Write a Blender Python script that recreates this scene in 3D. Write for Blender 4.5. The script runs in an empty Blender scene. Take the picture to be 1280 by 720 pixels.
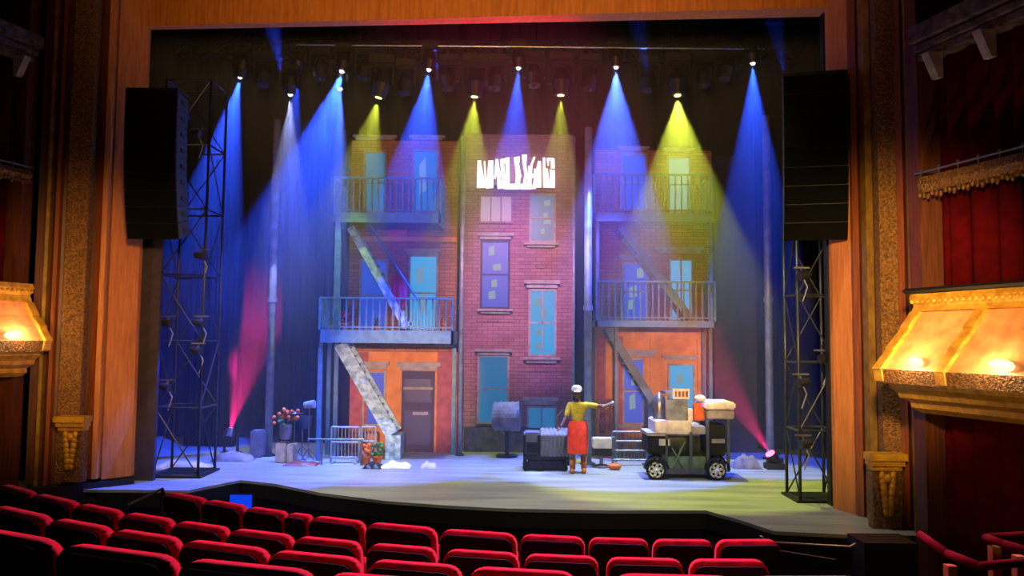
import bpy, bmesh, math, random
from mathutils import Vector, Matrix
random.seed(7)
PI = math.pi
S = bpy.context.scene
C = S.collection

# ------------------------------------------------------------ camera
FPX = 1000.0
EYE = Vector((0, 0, 2.7))
PITCH = math.atan(65 / FPX)
ROLL = math.radians(0.5)
fw = Vector((0, math.cos(PITCH), math.sin(PITCH)))
r0 = Vector((1, 0, 0)); u0 = Vector((0, -math.sin(PITCH), math.cos(PITCH)))
rt = r0 * math.cos(ROLL) + u0 * math.sin(ROLL)
up = -r0 * math.sin(ROLL) + u0 * math.cos(ROLL)
cam = bpy.data.cameras.new('camera'); camo = bpy.data.objects.new('camera', cam); C.objects.link(camo)
cam.sensor_width = 36; cam.lens = 36 * FPX / 1280; cam.clip_end = 200; cam.clip_start = 0.05
camo.matrix_world = Matrix(((rt.x, up.x, -fw.x, EYE.x), (rt.y, up.y, -fw.y, EYE.y), (rt.z, up.z, -fw.z, EYE.z), (0, 0, 0, 1)))
S.camera = camo
S.view_settings.view_transform = 'Standard'; S.view_settings.look = 'None'
S.view_settings.gamma = 1; S.view_settings.use_curve_mapping = False
S.view_settings.exposure = 0.0
S.cycles.use_denoising = True
S.cycles.volume_bounces = 0
S.cycles.max_bounces = 5; S.cycles.diffuse_bounces = 2; S.cycles.glossy_bounces = 2
S.cycles.sample_clamp_indirect = 4
w = bpy.data.worlds.new('world'); S.world = w; w.use_nodes = True
w.node_tree.nodes['Background'].inputs[0].default_value = (0.05, 0.045, 0.07, 1)
w.node_tree.nodes['Background'].inputs[1].default_value = 0.04

def ray(px, py):
    return fw + rt * ((px - 640) / FPX) + up * ((360 - py) / FPX)
def P(px, py, Y):
    d = ray(px, py); return EYE + d * (Y / d.y)
def F(px, py, z=0.0):
    d = ray(px, py); return EYE + d * ((z - EYE.z) / d.z)
def R(x0, y0, x1, y1, Y):
    xm, ym = (x0 + x1) / 2, (y0 + y1) / 2
    return P(x0, ym, Y).x, P(x1, ym, Y).x, P(xm, y1, Y).z, P(xm, y0, Y).z

# ------------------------------------------------------------ lights
def spot(px_or_v, aim, color, power, angle, blend=0.3, radius=0.03):
    l = bpy.data.lights.new('spot', 'SPOT'); l.energy = power; l.color = color
    l.spot_size = math.radians(angle); l.spot_blend = blend; l.shadow_soft_size = radius
    o = bpy.data.objects.new('spot_lamp', l); C.objects.link(o)
    o.location = px_or_v
    o.rotation_euler = (Vector(aim) - Vector(px_or_v)).to_track_quat('-Z', 'Y').to_euler()
    return o
def area(loc, aim, color, power, sx, sy, spread=180):
    l = bpy.data.lights.new('area', 'AREA'); l.shape = 'RECTANGLE'; l.energy = power; l.color = color
    l.size = sx; l.size_y = sy; l.spread = math.radians(spread)
    o = bpy.data.objects.new('area_lamp', l); C.objects.link(o); o.location = loc
    o.rotation_euler = (Vector(aim) - Vector(loc)).to_track_quat('-Z', 'Y').to_euler()
    return o
def point(loc, color, power, r=0.1):
    l = bpy.data.lights.new('point', 'POINT'); l.energy = power; l.color = color; l.shadow_soft_size = r
    o = bpy.data.objects.new('point_lamp', l); C.objects.link(o); o.location = loc
    return o
WARM = (1.0, 0.52, 0.16); WARM2 = (1.0, 0.62, 0.28)
BLUE = (0.02, 0.08, 1.0); YEL = (0.58, 0.66, 0.05); MAG = (1.0, 0.02, 0.22); PALE = (0.45, 0.5, 1.0)
# auditorium: warm lamps of the house on the gilded frame
spot((-2.5, 5.5, 4.6), P(140, 400, 14.5), WARM, 3300, 34, 1.0, 0.3)
spot((2.0, 4.0, 4.8), P(1082, 400, 12.6), (1.0, 0.62, 0.2), 7000, 35, 1.0, 0.3)
spot((-1.0, 2.0, 5.5), P(600, -90, 14.3), WARM, 4800, 70, 1.0, 0.3)
spot((-1.0, 3.0, 2.2), (5.3, 9.0, 2.2), (1.0, 0.66, 0.26), 900, 30, 1.0, 0.3)  # unseen fill added to brighten the right box and its underside
spot((-2.0, 5.0, 2.2), (-8.4, 13.0, 2.6), (1.0, 0.6, 0.22), 900, 26, 1.0, 0.3)  # matching unseen fill added for the left box
# pink light added over the stalls to brighten the seat tops, no fixture
area((1.2, 9.5, 6.6), (0.6, 5.0, 1.2), (1.0, 0.3, 0.75), 235, 5, 0.6, 75)
# unseen front spots added to brighten the scenery
spot((-0.8, -2.0, 4.6), P(503, 480, 19), (1.0, 0.55, 0.28), 22000, 11, 0.7, 0.15)
spot((0.8, -2.0, 4.6), P(828, 470, 19), (1.0, 0.5, 0.25), 16000, 10, 0.7, 0.15)
spot((0.0, 10.5, 8.4), P(650, 360, 19.6), (0.9, 0.42, 0.72), 7500, 28, 0.9, 0.15)
# white wash on the apron
spot((-0.3, 11.8, 10.0), F(600, 612), (1.0, 0.95, 0.72), 4300, 48, 0.9, 0.2)
spot((2.4, 11.6, 10.0), F(900, 618), (1.0, 0.92, 0.65), 2100, 48, 0.9, 0.2)
spot((-4.0, 11.8, 10.0), F(330, 596), (1.0, 0.9, 0.7), 3200, 38, 0.9, 0.2)

# ------------------------------------------------------------ materials
def lin(h):
    h = h.lstrip('#'); o = []
    for i in (0, 2, 4):
        c = int(h[i:i+2], 16) / 255; o.append(c / 12.92 if c <= 0.04045 else ((c + 0.055) / 1.055) ** 2.4)
    return tuple(o) + (1,)
MATS = {}
def mat(name, col, rough=0.6, metal=0.0, col2=None, scale=6, bump=0.0, bscale=30, emit=0, ecol=None, stretch=None, sheen=0, spec=0.5):
    if name in MATS: return MATS[name]
    m = bpy.data.materials.new(name); m.use_nodes = True; nt = m.node_tree; b = nt.nodes['Principled BSDF']
    b.inputs['Base Color'].default_value = lin(col); b.inputs['Roughness'].default_value = rough; b.inputs['Metallic'].default_value = metal
    b.inputs['Specular IOR Level'].default_value = spec
    tc = nt.nodes.new('ShaderNodeTexCoord'); mp = nt.nodes.new('ShaderNodeMapping'); nt.links.new(tc.outputs['Object'], mp.inputs[0])
    if stretch: mp.inputs['Scale'].default_value = stretch
    if col2 is None:
        c = int(col[1:3], 16), int(col[3:5], 16), int(col[5:7], 16)
        col2 = '#%02x%02x%02x' % tuple(int(v * 0.82) for v in c)
    n = nt.nodes.new('ShaderNodeTexNoise'); n.inputs['Scale'].default_value = scale; n.inputs['Detail'].default_value = 4
    nt.links.new(mp.outputs[0], n.inputs['Vector'])
    r = nt.nodes.new('ShaderNodeValToRGB'); r.color_ramp.elements[0].position = 0.35; r.color_ramp.elements[1].position = 0.65
    r.color_ramp.elements[0].color = lin(col2); r.color_ramp.elements[1].color = lin(col)
    nt.links.new(n.outputs['Fac'], r.inputs[0]); nt.links.new(r.outputs[0], b.inputs['Base Color'])
    if bump:
        n2 = nt.nodes.new('ShaderNodeTexNoise'); n2.inputs['Scale'].default_value = bscale; n2.inputs['Detail'].default_value = 3
        nt.links.new(mp.outputs[0], n2.inputs['Vector'])
        bu = nt.nodes.new('ShaderNodeBump'); bu.inputs['Strength'].default_value = bump; bu.inputs['Distance'].default_value = 0.05
        nt.links.new(n2.outputs['Fac'], bu.inputs['Height']); nt.links.new(bu.outputs[0], b.inputs['Normal'])
    if emit:
        b.inputs['Emission Strength'].default_value = emit
        b.inputs['Emission Color'].default_value = lin(ecol or col)
    if sheen:
        b.inputs['Sheen Weight'].default_value = sheen
    MATS[name] = m; return m
def brick(name, c1, c2, mortar, sc=1.0):
    m = bpy.data.materials.new(name); m.use_nodes = True; nt = m.node_tree; b = nt.nodes['Principled BSDF']
    b.inputs['Roughness'].default_value = 0.85
    tc = nt.nodes.new('ShaderNodeTexCoord'); mp = nt.nodes.new('ShaderNodeMapping'); mp.inputs['Rotation'].default_value = (PI / 2, 0, 0)
    nt.links.new(tc.outputs['Object'], mp.inputs[0])
    t = nt.nodes.new('ShaderNodeTexBrick'); t.inputs['Scale'].default_value = sc; t.inputs['Brick Width'].default_value = 0.26; t.inputs['Row Height'].default_value = 0.09
    t.inputs['Mortar Size'].default_value = 0.008; t.inputs['Color1'].default_value = lin(c1); t.inputs['Color2'].default_value = lin(c2); t.inputs['Mortar'].default_value = lin(mortar)
    nt.links.new(mp.outputs[0], t.inputs['Vector'])
    n = nt.nodes.new('ShaderNodeTexNoise'); n.inputs['Scale'].default_value = 1.6; n.inputs['Detail'].default_value = 5
    nt.links.new(tc.outputs['Object'], n.inputs['Vector'])
    mx = nt.nodes.new('ShaderNodeMix'); mx.data_type = 'RGBA'; mx.blend_type = 'MULTIPLY'; mx.inputs[0].default_value = 0.6
    nt.links.new(t.outputs['Color'], mx.inputs[6]); nt.links.new(n.outputs['Fac'], mx.inputs[7]); nt.links.new(mx.outputs[2], b.inputs['Base Color'])
    bu = nt.nodes.new('ShaderNodeBump'); bu.inputs['Strength'].default_value = 0.4; bu.inputs['Distance'].default_value = 0.02
    nt.links.new(t.outputs['Fac'], bu.inputs['Height']); bu.invert = True; nt.links.new(bu.outputs[0], b.inputs['Normal'])
    MATS[name] = m; return m
M = dict(
    black=mat('black paint', '#0a0a0e', 0.55), grille=mat('speaker grille', '#050507', 0.9, spec=0.1),
    cab=mat('cabinet grey', '#24242c', 0.5), drape=mat('black drape', '#0c0d14', 0.95, spec=0.1, stretch=(6, 6, 0.3)),
    bluedrape=mat('navy drape', '#0e1018', 0.95, spec=0.1),
    wood=mat('gilded orange wood', '#c47a38', 0.62, 0.0, '#a86428', 3, 0.08, 12, stretch=(6, 6, 0.6)),
    gold=mat('old gold', '#d8a438', 0.4, 0.25, '#b07c24', 9, 0.3, 60),
    goldorn=mat('ornate gold relief', '#94662e', 0.5, 0.2, '#54381a', 26, 1.0, 34),
    brown=mat('dark brown moulding', '#5a2a12', 0.5, 0, '#3c1a0c', 4, stretch=(8, 8, 0.4)),
    brownred=mat('mahogany strip', '#8a4a20', 0.5, 0, '#6a3416', 4, stretch=(8, 8, 0.4)),
    olive=mat('olive gold strip', '#8c6a20', 0.5, 0.2, '#6a4c16', 5),
    cream=mat('pinkish cream panel', '#d89c68', 0.45, 0, '#c08050', 5, 0.1, 20),
    plaster=mat('aged plaster', '#6e6258', 0.8, 0, '#3c302a', 7, 0.5, 16),
    redcurt=mat('dark red curtain', '#4a0409', 0.95, sheen=0.0, spec=0.05), velvet=mat('red velvet', '#e00024', 0.85, 0, '#bc001c', 14, 0.1, 80, sheen=0.1, spec=0.15),
    rubyrail=mat('dark ruby velvet', '#7c0814', 0.9, spec=0.1), seatback=mat('black seat shell', '#0b0708', 0.7, spec=0.2), steel=mat('steel tube', '#8a8e98', 0.35, 0.8), 
    dkmetal=mat('dark metal', '#22242a', 0.45, 0.6), truss=mat('truss aluminium', '#4c5058', 0.4, 0.7),
    teal=mat('teal painted iron', '#5484a8', 0.5, 0.2), greyiron=mat('grey painted iron', '#56626c', 0.5, 0.2),
    diamond=mat('blue-lit stair metal', '#a8d0f8', 0.45, 0.1, '#6088b0', 7, 0.4, 14),  # pale blue of the light from above is put into the stair colour
    pipe=mat('pale pipe', '#98a0b0', 0.4, 0.2),
    trimw=mat('painted cornice', '#a8a0a4', 0.7), stone=mat('grey plinth stone', '#5c5866', 0.85, 0, '#3c3846', 6, 0.3, 20),
    white=mat('white plastic', '#e8e4dc', 0.5), beige=mat('beige box', '#cdbb98', 0.7), cloth=mat('grey dust cloth', '#77727c', 0.9, 0, '#55505c', 4, 0.4, 8),
    grey=mat('grey case', '#5e6070', 0.6), orange=mat('orange plastic', '#d8641c', 0.6), fpink=mat('magenta cloth', '#d0205c', 0.9),
    stucco=mat('orange stucco', '#dc9450', 0.85, 0, '#c07838', 3, 0.2, 18), door=mat('indigo door', '#2c2058', 0.6),
    darkflat=mat('dark textured flat', '#2e2a38', 0.9, 0, '#201c28', 2.5, 0.3, 10),
    purple=mat('purple grey panel', '#3c3044', 0.8), skirt=mat('dark purple skirt', '#1a1434', 0.9),
    tyre=mat('black rubber', '#0c0c0c', 0.9), green=mat('green leaves', '#3c6a34', 0.7), cartgreenlit=mat('green-lit panel', '#7c9474', 0.5),  # cart panels: the green light inside is put into their colour
    skin=mat('brown skin', '#7c4a34', 0.6), yellow=mat('yellow top', '#e0c020', 0.8), redskirt=mat('red orange skirt', '#ff3c1c', 0.8),
    hair=mat('dark hair', '#181012', 0.8), boot=mat('tan boot', '#c8702c', 0.6), glass=mat('counter glass', '#8898a0', 0.1),
    pink=mat('pink pilaster', '#b05c60', 0.8),
    brick1=brick('purple red brick', '#b8848c', '#a4707c', '#80586a'), brick2=brick('brown orange brick', '#c88850', '#b47440', '#8c5430'),
)
def lit(name, col, s): return mat(name, '#0c1016', 0.4, emit=s, ecol=col)
M['winblue'] = lit('blue lit pane', '#1850d8', 0.75); M['wincyan'] = lit('cyan lit pane', '#30a0d8', 0.9); M['winteal'] = lit('teal lit pane', '#1f78b0', 0.7)
M['windeep'] = lit('deep blue pane', '#1a2080', 0.35); M['winpale'] = lit('pale curtain pane', '#c8a8b8', 0.55); M['winhi'] = lit('pale lit window', '#88b8c8', 0.55)  # winhi: pale glow for the window shapes and one pane
M['sign'] = lit('white glowing letters', '#fff2f0', 1.6); M['lens'] = lit('glowing lens', '#e8ecff', 14); M['lensy'] = lit('yellow lens', '#f0f080', 5)
M['lamp'] = lit('warm frosted lamp', '#ffd08c', 2.6); M['lensr'] = lit('pink lens', '#ff60a0', 5); M['bluescreen'] = lit('blue screen', '#1040f0', 0.9)
M['led'] = lit('small indicator', '#e0e8ff', 2.0)

# ------------------------------------------------------------ mesh helpers
ORG = {}
class MB:
    def __init__(s): s.v = []; s.f = []
    def quadbox(s, a, b):  # a, b : lists of 4 points, two end faces
        n = len(s.v); s.v += [Vector(p) for p in a] + [Vector(p) for p in b]
        s.f += [(n+3, n+2, n+1, n), (n+4, n+5, n+6, n+7)] + [(n+i, n+(i+1) % 4, n+4+(i+1) % 4, n+4+i) for i in range(4)]
        return s
    def box(s, x0, x1, y0, y1, z0, z1):
        return s.quadbox([(x0, y0, z0), (x1, y0, z0), (x1, y1, z0), (x0, y1, z0)], [(x0, y0, z1), (x1, y0, z1), (x1, y1, z1), (x0, y1, z1)])
    def bp(s, x0, y0, x1, y1, Y0, Y1):  # box whose front face covers this patch of the stage picture at depth Y0
        a, b, c, d = R(x0, y0, x1, y1, Y0); return s.box(a, b, Y0, Y1, c, d)
    def beam(s, p, q, w, h=None):
        h = h or w; p = Vector(p); q = Vector(q); d = (q - p).normalized()
        a = d.cross(Vector((0, 0, 1)));
        if a.length < 0.05: a = d.cross(Vector((0, 1, 0)))
        a.normalize(); b = a.cross(d); a *= w / 2; b *= h / 2
        return s.quadbox([p - a - b, p + a - b, p + a + b, p - a + b], [q - a - b, q + a - b, q + a + b, q - a + b])
    def tube(s, p, q, r, r2=None, n=10):
        r2 = r if r2 is None else r2; p = Vector(p); q = Vector(q); d = (q - p).normalized()
        a = d.cross(Vector((0, 0, 1)))
        if a.length < 0.05: a = d.cross(Vector((0, 1, 0)))
        a.normalize(); b = a.cross(d); k = len(s.v)
        for c, rr in ((p, r), (q, r2)):
            for i in range(n):
                t = 2 * PI * i / n; s.v.append(c + a * rr * math.cos(t) + b * rr * math.sin(t))
        for i in range(n): j = (i + 1) % n; s.f.append((k+i, k+j, k+n+j, k+n+i))
        s.f.append(tuple(k + n - 1 - i for i in range(n))); s.f.append(tuple(k + n + i for i in range(n))); return s
    def path(s, pts, r, n=8):
        for a, b in zip(pts[:-1], pts[1:]): s.tube(a, b, r, n=n)
        for a in pts[1:-1]: s.ball(a, r * 1.02, n=6)
        return s
    def ball(s, c, r, sc=(1, 1, 1), n=12):
        c = Vector(c); k = len(s.v); m = n // 2
        s.v.append(c + Vector((0, 0, r * sc[2])))
        for j in range(1, m):
            ph = PI * j / m
            for i in range(n):
                t = 2 * PI * i / n; s.v.append(c + Vector((r * sc[0] * math.sin(ph) * math.cos(t), r * sc[1] * math.sin(ph) * math.sin(t), r * sc[2] * math.cos(ph))))
        s.v.append(c - Vector((0, 0, r * sc[2]))); e = len(s.v) - 1
        for i in range(n):
            j = (i + 1) % n; s.f.append((k, k+1+i, k+1+j)); s.f.append((e, e-n+j, e-n+i))
        for q in range(m - 2):
            for i in range(n):
                j = (i + 1) % n; a = k + 1 + q * n; s.f.append((a+i, a+n+i, a+n+j, a+j))
        return s
    def lathe(s, prof, c, n=16, axis='z'):
        c = Vector(c); k = len(s.v); L = len(prof)
        for (r, h) in prof:
            for i in range(n):
                t = 2 * PI * i / n; x, y = r * math.cos(t), r * math.sin(t)
                s.v.append(c + (Vector((x, y, h)) if axis == 'z' else Vector((x, h, y)) if axis == 'y' else Vector((h, x, y))))
        for q in range(L - 1):
            for i in range(n):
                j = (i + 1) % n; s.f.append((k+q*n+i, k+q*n+j, k+(q+1)*n+j, k+(q+1)*n+i))
        s.f.append(tuple(k + n - 1 - i for i in range(n))); s.f.append(tuple(k + (L-1)*n + i for i in range(n))); return s
    def prism(s, poly, off):  # polygon of 3d points, extruded by the vector off
        off = Vector(off); k = len(s.v); n = len(poly); s.v += [Vector(p) for p in poly] + [Vector(p) + off for p in poly]
        s.f.append(tuple(range(k, k+n))); s.f.append(tuple(k + 2*n - 1 - i for i in range(n)))
        for i in range(n): j = (i+1) % n; s.f.append((k+j, k+i, k+n+i, k+n+j))
        return s
    def strip(s, prof_a, prof_b, cap=True):  # surface between two matching polylines (closed loops)
        k = len(s.v); n = len(prof_a); s.v += [Vector(p) for p in prof_a] + [Vector(p) for p in prof_b]
        for i in range(n): j = (i+1) % n; s.f.append((k+i, k+j, k+n+j, k+n+i))
        if cap: s.f.append(tuple(k+n-1-i for i in range(n))); s.f.append(tuple(k+n+i for i in range(n)))
        return s
    def build(s, name, m, parent=None, bevel=0, smooth=False, kind=None, label=None, origin=None):
        if parent is not None: org = ORG[parent.name]
        elif origin is not None: org = Vector(origin)
        else:
            xs = [v.x for v in s.v]; ys = [v.y for v in s.v]; zs = [v.z for v in s.v]
            org = Vector(((min(xs)+max(xs))/2, (min(ys)+max(ys))/2, min(zs)))
        me = bpy.data.meshes.new(name); me.from_pydata([v - org for v in s.v], [], s.f); me.update()
        bm = bmesh.new(); bm.from_mesh(me); bmesh.ops.recalc_face_normals(bm, faces=bm.faces)
        if bevel: bmesh.ops.bevel(bm, geom=bm.edges[:], offset=bevel, segments=2, affect='EDGES', clamp_overlap=True)
        bm.to_mesh(me); bm.free()
        o = bpy.data.objects.new(name, me); C.objects.link(o)
        me.materials.append(M[m] if isinstance(m, str) else m)
        if smooth:
            for p in me.polygons: p.use_smooth = True
        if parent is not None: o.parent = parent
        else: o.location = org
        ORG[o.name] = org
        if kind: o['kind'] = kind
        if label: o['label'] = label
        return o
def thing(name, loc, label, cat, group=None):
    o = bpy.data.objects.new(name, None); C.objects.link(o); o.location = loc; ORG[o.name] = Vector(loc)
    o.empty_display_size = 0.1
    o['label'] = label; o['category'] = cat
    if group: o['group'] = group
    return o
def tag(o, label, cat, group=None, kind=None):
    o['label'] = label; o['category'] = cat
    if group: o['group'] = group
    if kind: o['kind'] = kind
    return o
def child(root, name, mb, m, **k): return mb.build(name, m, root, **k)
def dup(root, loc, rotz=None, label=None, scale=None):
    r = root.copy(); C.objects.link(r); r.location = loc
    if rotz is not None: r.rotation_euler = (0, 0, rotz)
    if scale: r.scale = scale
    if label: r['label'] = label
    for ch in list(root.children):
        c = ch.copy(); C.objects.link(c); c.parent = r
        for g in ch.children:
            d = g.copy(); C.objects.link(d); d.parent = c
    return r

# ============================================================ STRUCTURE
# stage floor with the curved edge of the pit
edge = [(120, 612), (235, 613), (300, 600), (345, 605), (400, 616), (480, 626), (560, 632), (640, 636), (760, 638), (840, 638), (882, 638), (925, 650), (968, 664), (1075, 669)]
ep = [F(x, y) for x, y in edge]
poly = ep + [Vector((7.5, ep[-1].y, 0)), Vector((7.5, 23, 0)), Vector((-11, 23, 0)), Vector((-11, ep[0].y, 0))]
stage_mat = mat('stage floor', '#949890', 0.38, 0, '#74787e', 1.2, 0.05, 8, stretch=(0.4, 3, 1))
o = MB().prism(poly, (0, 0, -0.05)).build('floor', stage_mat, kind='structure')
f1 = MB()
for a, b in zip(ep[:-1], ep[1:]):
    f1.quadbox([a + Vector((0, 0.002, -0.05)), b + Vector((0, 0.002, -0.05)), b + Vector((0, 0.1, -0.05)), a + Vector((0, 0.1, -0.05))],
               [a + Vector((0, 0.002, -0.30)), b + Vector((0, 0.002, -0.30)), b + Vector((0, 0.1, -0.30)), a + Vector((0, 0.1, -0.30))])
f1.build('trim_1', 'black', kind='structure')
f1 = MB()
for a, b in zip(ep[:-1], ep[1:]):
    f1.quadbox([a + Vector((0, 0.05, -0.30)), b + Vector((0, 0.05, -0.30)), b + Vector((0, 0.15, -0.30)), a + Vector((0, 0.15, -0.30))],
               [a + Vector((0, 0.05, -1.3)), b + Vector((0, 0.05, -1.3)), b + Vector((0, 0.15, -1.3)), a + Vector((0, 0.15, -1.3))])
f1.build('trim_2', 'skirt', kind='structure')
MB().box(-12, 9, 7.2, 16, -1.35, -1.3).build('floor', 'skirt', kind='structure')
# stage house walls
def folds(mb, x0, x1, Y, z0, z1, step=0.16, amp=0.07, dy=0.0):
    n = max(4, int(abs(x1 - x0) / step * 4)); k = len(mb.v)
    for i in range(n + 1):
        t = i / n; x = x0 + (x1 - x0) * t; y = Y + dy * t + amp * math.sin(i * PI / 2 + 0.6 * math.sin(i * 0.7))
        mb.v += [Vector((x, y, z0)), Vector((x, y, z1)), Vector((x, y + 0.03, z0)), Vector((x, y + 0.03, z1))]
    for i in range(n):
        a = k + 4 * i; mb.f += [(a, a+4, a+5, a+1), (a+2, a+3, a+7, a+6), (a+1, a+5, a+7, a+3), (a, a+2, a+6, a+4)]
    a = k + 4 * n; mb.f += [(k, k+1, k+3, k+2), (a, a+2, a+3, a+1)]
    return mb
MB().box(-11, 9, 22.6, 22.8, 0, 13).build('wall_back', 'black', kind='structure')
MB().box(-11.2, -11, 15.2, 22.8, 0, 13).build('wall_left', 'black', kind='structure')
MB().box(9, 9.2, 13.6, 22.8, 0, 13).build('wall_right', 'black', kind='structure')
MB().box(-11, 9, 14.5, 22.8, 12.9, 13).build('ceiling', 'black', kind='structure')
t = folds(MB(), -10.8, 8.8, 22.0, 0.02, 12.5, 0.3, 0.09).build('backdrop_curtain', 'bluedrape', smooth=True)
tag(t, 'wide dark pleated curtain hung across the back of the stage', 'curtain')

# proscenium frame: left upright, right upright, lintel
def upright(name, xi_t, xi_b, Yi, xo_t, xo_b, Yo, yt, yb_i, yb_o, m, th=0.25, kind='structure', parent=None, **k):
    # a vertical board from its inner edge (xi, depth Yi) to its outer edge (xo, depth Yo)
    a = P(xi_t, yt, Yi); b = P(xi_b, yb_i, Yi); c = P(xo_t, yt, Yo); d = P(xo_b, yb_o, Yo)
    zt = max(a.z, c.z)
    sgn = 1 if xi_t > 640 else -1
    n = Vector((sgn * 0.6, 0.8, 0)) * th
    xi = (a.x + b.x) / 2 ; xo = (c.x + d.x) / 2
    pi = Vector((xi, Yi, 0)); po = Vector((xo, Yo, 0))
    mb = MB().quadbox([pi + Vector((0, 0, b.z)), po + Vector((0, 0, d.z)), po + n + Vector((0, 0, d.z)), pi + n + Vector((0, 0, b.z))],
                      [pi + Vector((0, 0, zt)), po + Vector((0, 0, zt)), po + n + Vector((0, 0, zt)), pi + n + Vector((0, 0, zt))])
    return mb.build(name, m, parent, kind=kind if parent is None else None, **k)
trimn = [10]
def strip_(m, xi, xo, Yi, Yo, yb, proud=0.0, th=0.12, side=-1):
    # a vertical moulding; xi, xo = (top, bottom) picture columns
    a = P(xi[0], 40, Yi - proud); b = P(xi[1], 590, Yi - proud); c = P(xo[0], 40, Yo - proud); d = P(xo[1], 590, Yo - proud)
    xa = (a.x + b.x) / 2; xc = (c.x + d.x) / 2; zb = P(xi[1], yb, Yi).z
    trimn[0] += 1
    return MB().quadbox([(xa, Yi - proud, zb), (xc, Yo - proud, zb), (xc, Yo + th, zb), (xa, Yi + th, zb)],
                 [(xa, Yi - proud, 10.5), (xc, Yo - proud, 10.5), (xc, Yo + th, 10.5), (xa, Yi + th, 10.5)]).build('trim_%d' % trimn[0], m, kind='structure')
# LEFT side.
strip_('wood', (183, 166), (150, 126), 15.0, 14.6, 595)
strip_('brown', (150, 127), (143, 121), 14.62, 14.6, 597, -0.03)
strip_('wood', (143, 121), (137, 114), 14.55, 14.5, 598, 0.06)
strip_('brownred', (137, 114), (128, 109), 14.55, 14.45, 599, -0.04)
strip_('brown', (128, 109), (112, 103), 14.45, 14.35, 600, -0.06)
strip_('goldorn', (113, 104), (91, 71), 14.3, 14.2, 604, 0.05)
strip_('brown', (91, 71), (80, 64), 14.25, 14.2, 606, -0.03)
strip_('brownred', (80, 64), (74, 60), 14.2, 14.15, 606, 0.05)
strip_('brown', (74, 60), (66, 54), 14.2, 14.1, 607, -0.02)
strip_('olive', (66, 54), (61, 50), 14.12, 14.08, 607, 0.04)
strip_('brown', (61, 50), (50, 40), 14.1, 14.0, 607, -0.03)
# RIGHT side
strip_('wood', (1032, 1047), (1061, 1072), 13.2, 12.75, 645)
strip_('brownred', (1061, 1072), (1069, 1079), 12.75, 12.65, 652, 0.04)
strip_('brown', (1069, 1079), (1081, 1086), 12.65, 12.5, 655, -0.04)
strip_('olive', (1081, 1086), (1090, 1094), 12.45, 12.35, 657, 0.07)
strip_('brown', (1090, 1094), (1101, 1104), 12.35, 12.2, 658, -0.02)
strip_('goldorn', (1101, 1098), (1119, 1127), 12.15, 12.0, 664, 0.05)
strip_('brownred', (1119, 1127), (1127, 1134), 11.95, 11.85, 665, 0.02)
strip_('brown', (1127, 1134), (1139, 1146), 11.85, 11.6, 720, -0.03)
strip_('olive', (1139, 1146), (1148, 1155), 11.55, 11.45, 720, 0.06)
strip_('brownred', (1148, 1155), (1156, 1168), 11.4, 11.3, 720, 0.0)
strip_('brown', (1156, 1168), (1164, 1178), 11.25, 11.1, 720, 0.0)
# black feet under the frames
def foot(pts, h=0.22, nm='trim_3'):
    q = [F(x, y, 0.0) for x, y in pts]
    MB().prism([v + Vector((0, 0, 0.02)) for v in q], (0, 0, -h)).build(nm, 'black', kind='structure')
# lintel: broad orange board across the top with a moulding on it
lL = P(183, 32, 15.0); lR = P(1032, 10, 13.2)
def lint(z_up0, z_up1, proud, th, m, nm):
    a, b = lL, lR
    return MB().quadbox([(a.x - 1.2, a.y - proud + 0.15, a.z + z_up0), (b.x + 1.0, b.y - proud - 0.12, b.z + z_up0), (b.x + 1.0, b.y + th, b.z + z_up0), (a.x - 1.2, a.y + th, a.z + z_up0)],
                 [(a.x - 1.2, a.y - proud + 0.15, a.z + z_up1), (b.x + 1.0, b.y - proud - 0.12, b.z + z_up1), (b.x + 1.0, b.y + th, b.z + z_up1), (a.x - 1.2, a.y + th, a.z + z_up1)]).build(nm, m, kind='structure')
lint(0, 1.3, 0.0, 0.3, 'wood', 'trim_4')
lint(0.62, 0.72, 0.1, 0.0, 'brown', 'trim_5')
lint(1.3, 3.6, 0.3, 0.3, 'goldorn', 'wall_front')
# returns behind the uprights (dark side walls of the opening)
MB().box(-11, lL.x - 0.05, 15.15, 15.3, 0, 13).build('wall_left', 'black', kind='structure')
MB().box(lR.x + 0.05, 9, 13.45, 13.6, 0, 13).build('wall_right', 'black', kind='structure')
MB().bp(170, 297, 197, 602, 15.25, 15.35).build('trim_6', 'purple', kind='structure')

# auditorium side walls; the wall line carries the boxes
def WR(Y): return 5.66 + (10.9 - Y) * 0.29
def WL(Y): return -8.55 - (14.0 - Y) * 0.29
def wallseg(nm, W, Y0, Y1, z0, z1, th, sgn, m):
    MB().quadbox([(W(Y0), Y0, z0), (W(Y1), Y1, z0), (W(Y1) + sgn*th, Y1, z0), (W(Y0) + sgn*th, Y0, z0)],
                 [(W(Y0), Y0, z1), (W(Y1), Y1, z1), (W(Y1) + sgn*th, Y1, z1), (W(Y0) + sgn*th, Y0, z1)]).build(nm, m, kind='structure')
wallseg('wall_right', lambda Y: WR(Y) + 0.45, 11.4, 1.0, -1.3, 10.5, 0.2, 1, 'black')
wallseg('wall_left', lambda Y: WL(Y) - 0.45, 14.4, 2.0, -1.3, 10.5, 0.2, -1, 'black')
wallseg('trim_7', lambda Y: WR(Y) - 0.02, 11.15, 10.95, -1.3, 10.5, 0.4, 1, 'brown')
wallseg('trim_8', lambda Y: WL(Y) + 0.02, 14.05, 13.85, -1.3, 10.5, 0.4, -1, 'brown')
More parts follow.
